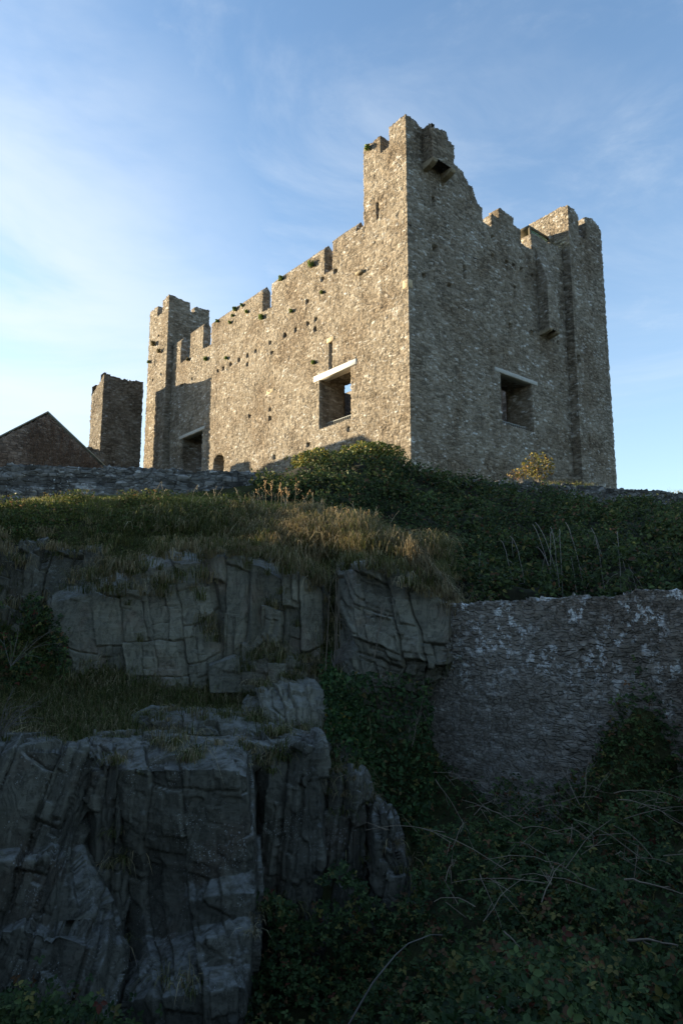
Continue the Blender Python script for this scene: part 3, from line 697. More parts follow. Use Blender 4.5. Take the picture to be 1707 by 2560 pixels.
for sgn, sl in ((1, slr), (-1, sll)):
    e = sgn * half; n_ = 24
    A_ = Acc(); V = np.array([(0, -.07, zz), (0, 9, zz), (e, 9, zz + sl * e), (e, -.07, zz + sl * e)])
    up = np.array([0, 0, .08]); V = np.concatenate([V, V + up]); F = np.array([[0, 1, 2, 3], [7, 6, 5, 4], [0, 4, 5, 1], [1, 5, 6, 2], [2, 6, 7, 3], [3, 7, 4, 0]])
    A_.add(V, [F]); A_.build('roof_slope', M_slate, house)
a = Acc()
for sgn, sl in ((1, slr), (-1, sll)):
    e = sgn * half; sheet(a, (e, 0, 0), Y, X * sgn, 9, 6, zz + sl * e, .3, None, .5, amp=.02)
a.build('side_wall', M_gable, house)
# dead creeper on the gable
a = Acc()
for k in range(330):
    w0 = rng.uniform(-.3 * half, .8 * half); top = float(zz + (slr if w0 > 0 else sll) * w0); z0 = rng.uniform(8.6, top - .1); n_ = 6
    q = np.array([0, 0, 0.]) + np.stack([w0 + np.cumsum(rng.normal(0, .08, n_)), -.06 - .03 * rng.random(n_), z0 - np.linspace(0, rng.uniform(.3, 1.6), n_)], -1)
    tube(a, q, .014, .008, 3)
o = a.build('creeper_stems', mat_plain('russet_creeper', (.13, .085, .06), .9, .4, 6, 0), None); o.location = house.location; o.rotation_euler = house.rotation_euler
o.name = 'dead_creeper'; tag(o, 'leafless russet creeper covering the gable end at the left edge', 'creeper')
# low wall stub between building and ruined tower
st = P(212, 1040, 47.); a = Acc(); sheet(a, (0, 0, 0), BD, -AD, 1.3, st[2] - 4, st[2] + .55, .09, lambda u, z: z < rough(prof([(0, st[2] + .5), (1.3, st[2] + .2)]), .1)(u), .5)
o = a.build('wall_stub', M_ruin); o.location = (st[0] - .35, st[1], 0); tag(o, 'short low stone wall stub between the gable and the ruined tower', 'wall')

# ------------------------------------------------------------------ boundary wall along the crest
w0, w1 = np.array([-11., 19.35, 0]), np.array([14., 24.3, 0]); WL = np.linalg.norm(w1 - w0); wd = (w1 - w0) / WL; wn = np.array([wd[1], -wd[0], 0])
a = Acc()
wtop = rough(prof([(0, 4.44), (3, 4.5), (10, 4.56), (16, 4.6), (19, 4.55), (26, 4.35)]), .09, 1.5, 90)
sheet(a, w0, wd, wn, WL, 2.6, 4.85, .06, lambda u, z: z < wtop(u), .6, S=(.46, .46, .17), amp=.07, seed=8)
o = a.build('boundary_wall', M_bound); tag(o, 'long low dry-stone wall along the grassy crest below the castle', 'wall')
# retaining wall on the right
r0, r1 = np.array([.75, 12.75, 0]), np.array([7.4, 5.6, 0]); RL = np.linalg.norm(r1 - r0); rd = (r1 - r0) / RL; rn_ = np.array([rd[1], -rd[0], 0])
a = Acc()
rtop = rough(prof([(0, .1), (1.6, .22), (4, .32), (6, .38), (RL, .4)]), .06, 2.5, 95)
sheet(a, r0, rd, rn_, RL, -3.8, .62, .035, lambda u, z: z < rtop(u), .55, S=(.24, .24, .11), amp=.03, seed=14)
o = a.build('retaining_wall', M_retain); tag(o, 'massive rough retaining wall blotched with white lichen on the right', 'wall')

# ------------------------------------------------------------------ rock outcrops
def joint(x, sp_, sd, key):
    """irregular joints across x: block index, position in the block (-1..1), distance to the nearest joint, strength of that joint"""
    i = np.floor(x / sp_).astype(np.int64); z0 = i * 0
    bd = lambda k: (k + .8 * (hash3(k, key, z0, sd) - .5)) * sp_
    b0, b1 = bd(i), bd(i + 1)
    i = np.where(x < b0, i - 1, np.where(x >= b1, i + 1, i)); lo, hi = bd(i), bd(i + 1)
    near = np.where(x - lo < hi - x, i, i + 1)
    return i, (2 * x - lo - hi) / (hi - lo + 1e-6), np.minimum(x - lo, hi - x) / sp_, hash3(near, key, z0, sd + 77)
def rock(name, label, cols, mat=None, res=.017, S=(.35, .6, .6), amp=.10, crack=.085, seed=1, rot=.0, backv=(0, 1.3, -.15), fine=.02, group='slate outcrops of the cliff', keys=None):
    """cols: columns (left to right) of (px, py, depth) from the back of the top to the foot"""
    K = np.array([[P(*q) for q in c] for c in cols])
    nc, nr = K.shape[:2]
    du = np.concatenate([[0], np.cumsum(np.linalg.norm(np.diff(K, axis=0), axis=-1).mean(1))]); dv = np.concatenate([[0], np.cumsum(np.linalg.norm(np.diff(K, axis=1), axis=-1).mean(0))])
    nu, nv = max(4, int(du[-1] / res)), max(4, int(dv[-1] / res))
    uu, vv = np.linspace(0, du[-1], nu), np.linspace(0, dv[-1], nv)
    T = np.stack([np.stack([np.interp(uu, du, K[:, r, k]) for r in range(nr)], 1) for k in range(3)], -1)
    T = np.stack([np.stack([np.interp(vv, dv, T[i, :, k]) for i in range(nu)], 0) for k in range(3)], -1)
    gu = np.gradient(T, axis=0); gv = np.gradient(T, axis=1); nrm = np.cross(gv, gu); nrm /= np.linalg.norm(nrm, axis=-1)[..., None] + 1e-9
    for _ in range(6):
        nrm[1:-1, 1:-1] = (nrm[:-2, 1:-1] + nrm[2:, 1:-1] + nrm[1:-1, :-2] + nrm[1:-1, 2:] + nrm[1:-1, 1:-1])
        nrm /= np.linalg.norm(nrm, axis=-1)[..., None] + 1e-9
    c_, s_ = math.cos(rot), math.sin(rot)
    Q = np.stack([T[..., 0] * c_ + T[..., 2] * s_, T[..., 1], -T[..., 0] * s_ + T[..., 2] * c_], -1)
    Q = Q + .06 * np.stack([fbm(Q * 1.6, seed + 3, 3), fbm(Q * 1.6, seed + 5, 3), fbm(Q * 1.6, seed + 6, 3)], -1)
    ss, vq = Q[..., 0] + .35 * Q[..., 1], Q[..., 2] - .7 * Q[..., 1]
    i1, ds1, eb1, kb1 = joint(ss, S[0], seed * 10, 0 * ss.astype(np.int64))
    j1, dv1, eh1, kh1 = joint(vq + .8 * S[2] * hash3(i1, i1 * 0, i1 * 0, seed), S[2], seed * 10 + 1, i1)
    i2, ds2, eb2, kb2 = joint(ss, S[0] * .38, seed * 10 + 2, j1)
    j2, dv2, eh2, kh2 = joint(vq, S[2] * .42, seed * 10 + 3, i2)
    H = lambda a_, b_, k_: hash3(a_, b_, a_ * 0, seed * 31 + k_)
    r1 = H(i1, j1, 1)
    dis = amp * ((r1 - .5) * 1.5 + (H(i1, j1, 2) - .5) * ds1 * 1.5 + (H(i1, j1, 3) - .5) * dv1 * 1.0)
    q1 = H(i2, j2, 4); sub = (H(i1, j1, 5) > .35)
    dis += sub * amp * .40 * ((q1 - .5) * 1.5 + (H(i2, j2, 6) - .5) * ds2 * 1.4 + (H(i2, j2, 7) - .5) * dv2)
    dis -= crack * ((1 - sstep(eb1 * S[0], .006, .022)) * (kb1 > .35)) + crack * .8 * (1 - sstep(eh1 * S[2], .005, .018)) * (kh1 > .4)
    dis -= crack * .45 * sub * ((1 - sstep(eb2 * S[0] * .4, .003, .018)) * (kb2 > .6) + (1 - sstep(eh2 * S[2] * .4, .003, .014)) * (kh2 > .7))
    d1, d2 = 0 * dis, np.minimum(eb1, eh1)
    dis += fine * .45 * fbm(Q * np.array([3, 3, 9]), seed + 9, 4, .6) + fine * .5 * fbm(Q * 2., seed + 12, 3) + fine * .7 * fbm(Q * 14., seed + 14, 2)
    V = T + dis[..., None] * nrm
    flat = V.reshape(-1, 3); F = grid_quads(nu, nv)[:, ::-1]
    ring = np.concatenate([np.arange(nu) * nv, (nu - 1) * nv + np.arange(1, nv), (np.arange(nu - 2, -1, -1)) * nv + nv - 1, np.arange(nv - 2, 0, -1)])
    n0 = len(flat); back = flat[ring] + np.array(backv); m = len(ring); k = np.arange(m); k2 = (k + 1) % m
    SF = np.stack([ring[k], ring[k2], n0 + k2, n0 + k], -1)
    VV = np.concatenate([flat, back]); rn = np.concatenate([(.6 * r1 + .4 * q1).ravel(), np.full(m, .4)]); ed = np.concatenate([(d2 - d1).ravel(), np.full(m, .5)])
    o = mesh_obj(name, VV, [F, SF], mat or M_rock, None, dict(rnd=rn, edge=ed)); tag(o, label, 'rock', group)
    ROCKS[label] = (VV, F)
    return o
ROCKS = {}
def col(x, *yd): return [(x + (q[2] if len(q) > 2 else 0), q[0], q[1]) for q in yd]

# lower centre block with its stepped foot
rock('rock_outcrop', 'big square slate block with stepped foot at the bottom centre left', [
    col(270, (1715, 9.7), (1772, 9.0), (1900, 9.1), (2030, 9.2), (2090, 9.1), (2150, 9.0), (2210, 8.9), (2270, 8.6), (2330, 8.3), (2460, 8.1)),
    col(292, (1712, 9.7), (1768, 8.85), (1900, 8.85), (2030, 9.0), (2090, 9.0), (2150, 8.9), (2210, 8.6), (2262, 8.1), (2300, 7.6), (2460, 7.4)),
    col(380, (1708, 9.7), (1766, 8.7), (1900, 8.65), (2030, 8.7), (2090, 8.6), (2150, 8.4), (2195, 8.0), (2240, 7.7), (2295, 7.3), (2460, 7.15)),
    col(480, (1706, 9.6), (1768, 8.62), (1900, 8.55), (2020, 8.5), (2062, 8.25), (2120, 8.2), (2160, 7.8), (2225, 7.65), (2275, 7.25), (2460, 7.1)),
    col(550, (1710, 9.5), (1775, 8.58), (1900, 8.5), (2005, 8.42, 12), (2050, 8.15, 15), (2105, 8.1, 10), (2150, 7.75, 5), (2215, 7.6, 3), (2268, 7.25, -3), (2460, 7.1, -25)),
    col(572, (1720, 9.5), (1782, 8.62), (1900, 8.55, 6), (2005, 8.45, 18), (2050, 8.2, 18), (2105, 8.15, 12), (2150, 7.85, 10), (2215, 7.7, 3), (2268, 7.35, -5), (2460, 7.2, -25)),
    col(584, (1735, 9.9), (1800, 9.4), (1900, 9.3, 8), (2005, 9.2, 16), (2050, 9.0, 18), (2105, 8.9, 14), (2150, 8.7, 12), (2215, 8.6, 6), (2268, 8.4, 0), (2460, 8.2, -20))],
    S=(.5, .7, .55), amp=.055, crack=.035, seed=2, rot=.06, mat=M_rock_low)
# lower left outcrop
rock('rock_outcrop', 'dark slanting slate outcrop filling the lower left corner', [
    col(-420, (1640, 10.2), (1690, 8.9), (1850, 8.5), (1950, 8.3), (1990, 7.9), (2120, 7.8), (2140, 7.5), (2300, 7.2), (2480, 7.0)),
    col(-90, (1690, 10.2), (1735, 9.0), (1850, 8.7), (1950, 8.6), (1985, 8.2), (2120, 8.1), (2135, 7.9), (2300, 7.6), (2480, 7.4)),
    col(20, (1695, 10.2), (1735, 8.95), (1850, 8.65), (1950, 8.55), (1985, 8.15), (2120, 8.05), (2135, 7.8), (2300, 7.55), (2480, 7.35)),
    col(120, (1700, 10.2), (1722, 9.0), (1850, 8.75, -2), (1940, 8.6, 20), (1975, 8.3, 15), (2120, 8.1, 10), (2140, 7.85, 20), (2300, 7.6, 30), (2480, 7.4, 30)),
    col(190, (1702, 10.2), (1720, 9.0), (1850, 8.8, -12), (1940, 8.7, -25), (1985, 8.5, -25), (2130, 8.2, 15), (2180, 7.9, 25), (2300, 7.7, 40), (2480, 7.5, 40)),
    col(238, (1705, 10.2), (1728, 9.1), (1850, 9.0, -20), (1940, 8.9, -50), (1985, 8.7, -40), (2130, 8.4, 5), (2180, 8.1, 35), (2300, 7.9, 35), (2480, 7.7, 30)),
    col(250, (1715, 10.2), (1745, 9.6), (1850, 9.5, -10), (1940, 9.4, -40), (1985, 9.2, -30), (2130, 9.0, 5), (2180, 8.7, 35), (2300, 8.5, 40), (2480, 8.2, 35))],
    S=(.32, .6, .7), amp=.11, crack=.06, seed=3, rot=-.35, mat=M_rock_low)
# white streaked gully rib between them
rock('rock_outcrop', 'narrow rock rib streaked with white lichen between the two lower blocks', [
    col(192, (1728, 9.9), (1765, 9.3), (1900, 9.15), (2050, 9.0), (2200, 8.7), (2420, 8.3)),
    col(236, (1722, 9.9), (1752, 8.98), (1900, 8.85, -6), (2050, 8.75, -4), (2200, 8.4, 8), (2420, 8.1, 10)),
    col(272, (1722, 9.9), (1755, 8.95), (1900, 8.85, -4), (2050, 8.8), (2200, 8.5, 6), (2420, 8.2, 8)),
    col(312, (1725, 9.9), (1765, 9.3), (1900, 9.25), (2050, 9.2), (2200, 8.9), (2420, 8.6))], S=(.2, .5, .5), amp=.08, seed=4, mat=M_rock_low)
# slabs to the right of the block
rock('rock_outcrop', 'tall ribbed slate face right of the square block, grass on its rim', [
    col(572, (1700, 10.3), (1715, 9.9), (1800, 9.7), (1900, 9.65), (2000, 9.6), (2150, 9.6), (2340, 9.4)),
    col(600, (1692, 10.4), (1711, 9.62), (1800, 9.5), (1900, 9.45), (2000, 9.4), (2150, 9.4), (2340, 9.2)),
    col(650, (1690, 10.4), (1708, 9.5), (1800, 9.4, 3), (1900, 9.35, 5), (2000, 9.25, 5), (2150, 9.2), (2340, 9.1)),
    col(700, (1690, 10.4), (1708, 9.45), (1800, 9.35, 6), (1900, 9.3, 12), (1980, 9.15, 22), (2150, 9.2, 15), (2340, 9.1, 10)),
    col(724, (1690, 10.4), (1714, 9.5), (1800, 9.5, 4), (1900, 9.4, 10), (1980, 9.3, 22), (2150, 9.3, 10), (2340, 9.2, 10)),
    col(742, (1700, 10.6), (1740, 10.2), (1800, 10.1, 4), (1900, 10., 6), (1980, 9.9, 12), (2150, 9.8, 6), (2340, 9.7, 6))],
    S=(.2, .6, .8), amp=.11, crack=.05, seed=5, rot=-.12)
rock('rock_outcrop', 'leaning slate pillars stepping down right of the ribbed face', [
    col(712, (1768, 10.6), (1785, 10.2), (1900, 10.0), (2000, 9.9), (2120, 9.8), (2330, 9.6)),
    col(745, (1766, 10.6), (1780, 9.9), (1900, 9.75, 6), (2000, 9.7, 8), (2120, 9.6, 6), (2330, 9.4)),
    col(800, (1768, 10.6), (1782, 9.85), (1900, 9.7, 14), (2000, 9.6, 16), (2120, 9.5, 14), (2330, 9.4, 6)),
    col(826, (1772, 10.6), (1790, 9.95), (1880, 9.85, 22), (2000, 9.75, 26), (2120, 9.6, 26), (2330, 9.5, 10)),
    col(838, (1790, 10.9), (1815, 10.5), (1880, 10.4, 24), (2000, 10.3, 30), (2120, 10.2, 30), (2330, 10., 20))],
    S=(.16, .5, .8), amp=.11, crack=.05, seed=6, rot=-.2)
rock('rock_outcrop', 'jagged pointed slate ridge dropping into the bramble hollow', [
    col(850, (1860, 10.2), (1880, 9.9), (1960, 9.7), (2040, 9.6), (2110, 9.5), (2250, 9.3)),
    col(868, (1850, 10.2), (1862, 9.55), (1960, 9.4, 2), (2040, 9.3, 4), (2110, 9.2, 6), (2250, 9.0, 10)),
    col(896, (1853, 10.2), (1868, 9.55), (1960, 9.35, 8), (2040, 9.2, 14), (2110, 9.1, 18), (2250, 8.9, 20)),
    col(905, (1875, 10.2), (1900, 9.6, 4), (1980, 9.4, 30), (2050, 9.25, 60), (2110, 9.1, 70), (2250, 8.9, 70)),
    col(915, (1900, 10.5), (1930, 10.1, 6), (2000, 9.9, 40), (2060, 9.7, 85), (2110, 9.5, 95), (2250, 9.3, 95))],
    S=(.16, .4, .3), amp=.12, crack=.05, seed=7, rot=-.3)
# flat slabs on the middle ledge
rock('rock_slab', 'upper pale flat slab lying on the grassy middle ledge', [
    col(300, (1648, 12.2), (1660, 11.3), (1672, 11.2), (1690, 11.1)),
    col(350, (1622, 12.4), (1640, 11.2), (1660, 11.0), (1690, 10.9)),
    col(450, (1628, 12.4), (1646, 11.0), (1664, 10.85), (1690, 10.7)),
    col(560, (1634, 12.2), (1660, 10.9), (1676, 10.7), (1700, 10.6)),
    col(660, (1650, 12.0), (1680, 10.7), (1692, 10.5), (1710, 10.4)),
    col(728, (1684, 11.6), (1694, 10.6), (1704, 10.4), (1720, 10.3))], S=(.7, .5, .12), amp=.07, crack=.03, seed=8, backv=(0, .9, -.5))
rock('rock_slab', 'long pale slab forming the front lip of the middle ledge', [
    col(215, (1690, 10.9), (1702, 10.1), (1712, 9.9), (1740, 9.8)),
    col(320, (1680, 11.0), (1698, 9.9), (1716, 9.6), (1770, 9.4)),
    col(420, (1676, 11.0), (1700, 9.8), (1722, 9.35), (1775, 9.15)),
    col(520, (1686, 11.0), (1706, 9.75), (1722, 9.45), (1775, 9.3)),
    col(620, (1696, 10.8), (1708, 9.9), (1718, 9.75), (1760, 9.7)),
    col(735, (1694, 10.9), (1708, 10.0), (1722, 9.8), (1760, 9.8))], S=(.7, .5, .12), amp=.06, crack=.03, seed=9, backv=(0, .9, -.5))
rock('boulder', 'rounded lichen-grey boulder at the right end of the middle ledge', [
    col(560, (1600, 12.6), (1615, 12.2), (1640, 11.9), (1672, 11.7)),
    col(590, (1572, 12.7), (1592, 11.9), (1630, 11.55), (1672, 11.4)),
    col(650, (1556, 12.7), (1580, 11.7), (1625, 11.35), (1676, 11.2)),
    col(710, (1553, 12.7), (1580, 11.75), (1625, 11.4), (1680, 11.2)),
    col(745, (1568, 12.7), (1600, 11.9, 6), (1635, 11.6, 6), (1680, 11.4)),
    col(752, (1590, 12.9), (1615, 12.4, 8), (1650, 12.2, 8), (1680, 12.0))], S=(.3, .4, .25), amp=.08, crack=.04, seed=10, mat=M_rock_up)
# upper cliff: left half, tall smooth slabs on the right, base step
rock('rock_outcrop', 'broad cracked slate cliff below the grassy crest', [
    col(110, (1350, 15.0), (1385, 14.3), (1450, 13.9), (1520, 13.7), (1600, 13.4)),
    col(180, (1330, 15.0), (1372, 13.9), (1450, 13.5), (1520, 13.35), (1600, 13.2)),
    col(260, (1310, 14.8), (1352, 13.7), (1440, 13.3), (1510, 13.2), (1600, 13.05)),
    col(330, (1280, 14.8), (1318, 13.7), (1430, 13.2), (1500, 13.1), (1600, 12.95)),
    col(400, (1262, 14.8), (1300, 13.7), (1420, 13.2), (1500, 13.0), (1600, 12.9)),
    col(470, (1255, 14.8), (1290, 13.7), (1420, 13.2), (1500, 13.0), (1600, 12.85)),
    col(520, (1255, 14.8), (1285, 13.8), (1420, 13.4), (1500, 13.2), (1600, 13.0))], S=(.75, .6, .62), amp=.075, crack=.07, seed=21, mat=M_rock_up, rot=.14)
rock('rock_outcrop', 'upright smooth slate slabs with open joints in the middle of the cliff', [
    col(480, (1268, 14.8), (1290, 13.9), (1400, 13.6), (1500, 13.4), (1530, 13.3)),
    col(500, (1265, 14.8), (1285, 13.5), (1400, 13.2), (1500, 13.0), (1530, 12.95)),
    col(560, (1262, 14.8), (1285, 13.3), (1400, 13.05), (1500, 12.95), (1530, 12.9)),
    col(578, (1265, 14.8), (1290, 13.2), (1400, 12.9), (1500, 12.85), (1530, 12.8)),
    col(600, (1268, 14.8), (1295, 13.3), (1400, 13.2), (1500, 13.15), (1530, 13.1)),
    col(640, (1290, 14.8), (1325, 13.2), (1400, 13.05), (1500, 12.95), (1530, 12.9)),
    col(700, (1310, 14.8), (1338, 13.1), (1400, 13.0), (1500, 12.85), (1530, 12.8)),
    col(736, (1330, 14.8), (1360, 13.2), (1420, 13.1, 2), (1500, 12.95, 6), (1530, 12.9, 8)),
    col(748, (1350, 14.8), (1380, 13.6), (1430, 13.5, 4), (1500, 13.4, 8), (1530, 13.3, 10))], S=(.38, .5, .95), amp=.12, crack=.08, seed=12, mat=M_rock_up, rot=-.05, fine=.008)
rock('rock_outcrop', 'low shelf of pale rock under the upright slabs', [
    col(480, (1512, 13.3), (1530, 12.7), (1560, 12.6), (1590, 12.5)),
    col(530, (1500, 13.3), (1515, 12.6), (1555, 12.45), (1590, 12.4)),
    col(620, (1494, 13.3), (1508, 12.5), (1550, 12.4), (1590, 12.3)),
    col(690, (1500, 13.3), (1515, 12.5), (1545, 12.4), (1590, 12.3)),
    col(712, (1515, 13.3), (1530, 12.7), (1550, 12.6), (1590, 12.5))], S=(.5, .5, .25), amp=.06, crack=.03, seed=13, mat=M_rock_up)
rock('rock_outcrop', 'dark rock shoulder against the left end of the retaining wall', [
    col(775, (1290, 14.0), (1320, 13.2), (1400, 12.9), (1480, 12.7), (1560, 12.5), (1750, 12.0)),
    col(812, (1280, 13.6), (1296, 12.4), (1400, 12.2), (1480, 12.05), (1550, 11.9), (1750, 11.7)),
    col(900, (1290, 13.4), (1310, 12.0), (1400, 11.8), (1480, 11.7), (1545, 11.6), (1750, 11.9)),
    col(980, (1330, 13.0), (1350, 11.75), (1410, 11.6), (1480, 11.45), (1528, 11.4), (1700, 12.3)),
    col(1030, (1375, 12.6), (1398, 11.6), (1440, 11.45), (1490, 11.35), (1518, 11.3), (1640, 12.4)),
    col(1046, (1395, 12.6), (1415, 12.0), (1450, 11.9), (1490, 11.8), (1520, 11.8), (1600, 12.6))], S=(.45, .6, .4), amp=.12, crack=.085, seed=14, mat=M_rock_up, rot=.1)
rock('rock_outcrop', 'craggy upper left outcrop under the overgrown bank', [
    col(-330, (1215, 16.2), (1250, 15.3), (1320, 14.9), (1400, 14.6), (1480, 14.4)),
    col(-60, (1225, 16.2), (1250, 15.4), (1320, 14.9), (1400, 14.6), (1480, 14.4)),
    col(40, (1225, 16.2), (1245, 15.2), (1320, 14.7), (1400, 14.4), (1480, 14.2)),
    col(90, (1218, 16.2), (1240, 15.1), (1320, 14.6), (1380, 14.4), (1450, 14.2)),
    col(130, (1240, 16.2), (1262, 15.1), (1310, 14.8), (1345, 14.6), (1400, 14.4)),
    col(235, (1248, 16.2), (1266, 15.0), (1305, 14.75), (1340, 14.6), (1400, 14.4)),
    col(260, (1262, 16.2), (1285, 15.4), (1310, 15.1), (1345, 15.0), (1400, 14.8))], S=(.3, .5, .45), amp=.12, crack=.085, seed=15, rot=-.15)
rock('rock_outcrop', 'ivy-hung rock column in the gap beside the cliff', [
    col(735, (1500, 13.2), (1560, 12.6), (1650, 12.0), (1760, 11.4), (1900, 10.8)),
    col(770, (1490, 13.2), (1550, 12.3), (1650, 11.6), (1760, 11.0), (1900, 10.5)),
    col(815, (1500, 13.2), (1560, 12.2), (1650, 11.6), (1760, 11.0), (1900, 10.5)),
    col(860, (1530, 13.2), (1590, 12.4), (1660, 11.9), (1770, 11.3), (1900, 10.8))], S=(.3, .5, .5), amp=.10, seed=16)

# ------------------------------------------------------------------ ground cover
GREEN = [(.058, .072, .018), (.090, .102, .027), (.13, .125, .04)]
STRAW = [(.34, .265, .145), (.42, .345, .21), (.22, .165, .088), (.46, .39, .27)]
def region(x0, x1, y0, y1, nzmin=.35):
    return lambda c, n: ((c[:, 0] > x0) & (c[:, 0] < x1) & (c[:, 1] > y0) & (c[:, 1] < y1) & (np.abs(n[:, 2]) > nzmin)).astype(float)
def clumpy(f, s=1.3, seed=5, lo=.35, hi=.6):
    return lambda c, n: f(c, n) * (.12 + sstep(vnoise(c * s, seed), lo, hi))
def tufts(acc, C, nb, h, pal, w, width=.006, spread=.05, dirn=(0, -.3, 0), lean=.55):
    """grass in clumps: every centre carries about nb blades leaning outwards"""
    k = rng.integers(max(4, nb // 2), nb * 2, len(C)); hs = rng.uniform(.5, 1.4, len(C)); pal = np.asarray(pal, float); w = np.asarray(w, float)
    idx = np.repeat(np.arange(len(C)), k); off = rng.normal(0, 1, (len(idx), 3)) * np.array([1, .8, .15])
    base = C[idx] + off * spread * hs[idx][:, None]
    kind = rng.choice(len(pal), len(C), p=w / w.sum()); n = len(idx)
    hh = (h * hs[idx] * (1 + .3 * rng.normal(0, 1, n)).clip(.3, 1.8))[:, None]
    ld = off * lean * .6 + rng.normal(0, .25, (n, 3)) + np.asarray(dirn); ld[:, 2] *= .3
    side = np.cross(ld, [0, 0, 1.]) + rng.normal(0, .25, (n, 3)); side /= np.linalg.norm(side, axis=1)[:, None] + 1e-9
    ln = np.linalg.norm(ld, axis=1)[:, None]; up = np.array([0, 0, 1.])
    m1 = base + hh * (up * .5 + ld * .18); m2 = base + hh * (up * (.78 - .25 * ln).clip(0, 1) + ld * .55); tip = base + hh * (up * (.85 - .75 * ln).clip(-.6, 1) + ld * .95)
    wv = side * width * rng.uniform(.5, 1.4, (n, 1))
    V = np.stack([base - wv, base + wv, m1 + wv * .85, m1 - wv * .85, m2 + wv * .6, m2 - wv * .6, tip], 1); f = np.arange(n)[:, None] * 7
    col = pal[kind[idx]] * .7 + .3 * pal[rng.choice(len(pal), n, p=w / w.sum())]; col = col * rng.uniform(.7, 1.3, (n, 1))
    acc.add(V.reshape(-1, 3), [f + [0, 1, 2, 3], f + [3, 2, 4, 5], f + [5, 4, 6]], col=np.repeat(col, 7, 0))
# upper slope: brown hanging grass on the hump, greener towards the left
a = Acc()
hump = clumpy(region(-4.8, 2.3, 12.6, 16.3, .42), 1.3, 3, .36, .56)
C, n_ = sample_mesh(TV, TQ, 3000, hump)
pale = C[:, 0] + rng.normal(0, .5, len(C)) > -2.4
tufts(a, C[pale], 22, .25, STRAW[:3] + GREEN, [2.4, 1., 3.4, 1.5, 2.4, 2], .0065, .10, dirn=(.12, -.3, 0))
tufts(a, C[~pale], 22, .22, GREEN + STRAW[:2], [3, 4, 3, 1.5, 1], .0075, .10, dirn=(.12, -.3, 0))
for (x0, x1, pa, pb, d, k_, long) in ((150, 330, 1345, 1300, 13.3, 60, .30), (230, 480, 1360, 1330, 13.15, 70, .26), (360, 500, 1268, 1262, 13.5, 70, .3), (500, 620, 1262, 1262, 13.3, 40, .22), (610, 745, 1285, 1340, 13.05, 75, .34), (800, 960, 1288, 1318, 12.05, 70, .26), (930, 1045, 1320, 1400, 11.6, 30, .24), (460, 490, 1380, 1470, 13.0, 14, .25), (0, 60, 1240, 1300, 14.8, 25, .3), (90, 250, 1262, 1275, 14.8, 40, .25)):
    t_ = rng.random(k_); C = np.array([P(x0 + (x1 - x0) * q_, pa + (pb - pa) * q_ + rng.normal(0, 12), d + rng.normal(0, .1)) for q_ in t_])
    C = C[rng.random(len(C)) < .62]; tufts(a, C, 17, long * .82, STRAW[:3] + GREEN, [1.8, .5, 3.4, 2.2, 2.2, 1.4], .006, .08, dirn=(.06, -.75, 0), lean=.6)
C, n_ = sample_mesh(TV, TQ, 500, region(-4.8, 2.3, 12.6, 15.2, .12)); tufts(a, C, 18, .2, STRAW[:3] + GREEN, [2, .6, 3, 2, 2, 1], .006, .1, dirn=(.08, -.5, 0))
a.build('tussock_grass', M_grass); tag(bpy.data.objects['tussock_grass'], 'long brown and green tussock grass hanging over the cliff top', 'grass', kind='stuff')
# short lit grass on the crest in front of the boundary wall
a = Acc()
C, n_ = sample_mesh(TV, TQ, 5200, region(-11.5, 1.5, 15.8, 20.6, .2))
tufts(a, C, 10, .11, [(.14, .17, .035), (.19, .19, .05), (.30, .24, .10)], [4, 3, 1.5], .008, .07, dirn=(.1, -.05, 0))
o = a.build('crest_grass', M_grass); tag(o, 'short green grass strip on the crest catching the low sun', 'grass', kind='stuff')
# left bank: low leafy growth
a = Acc()
C, n_ = sample_mesh(TV, TQ, 26000, clumpy(region(-8.5, -3.6, 13.4, 16.1, .15), 1.2, 8, .2, .5))
C = C + np.stack([rng.normal(0, .05, len(C)), rng.normal(0, .05, len(C)), rng.random(len(C)) * .28], -1)
leaves(a, C, .05, np.array([0, -.6, .7]), [(.05, .08, .018), (.075, .10, .022), (.11, .115, .03), (.12, .08, .03)], [4, 3, 1.5, .6])
C, n_ = sample_mesh(TV, TQ, 900, clumpy(region(-8.5, -2.6, 13.6, 16.9, .2), 1.1, 18, .3, .55)); tufts(a, C, 20, .2, GREEN + STRAW[:1], [3, 4, 3, .8], .0065, .1, dirn=(.08, -.3, 0))
C, n_ = sample_mesh(TV, TQ, 7000, lambda c, n: region(-8.5, -1.5, 14.5, 17.3, .2)(c, n) * (vnoise(c * 1.2, 28) > .56))
C = C + np.stack([rng.normal(0, .05, len(C)), rng.normal(0, .05, len(C)), rng.random(len(C)) * .32], -1)
leaves(a, C, .05, np.array([0, -.5, .8]), [(.05, .075, .018), (.08, .10, .024), (.14, .13, .04), (.15, .09, .04)], [4, 3, 1.5, 1])
o = a.build('bank_plants', M_leaf); tag(o, 'dark low leafy ground cover on the bank at upper left', 'ground cover', kind='stuff')
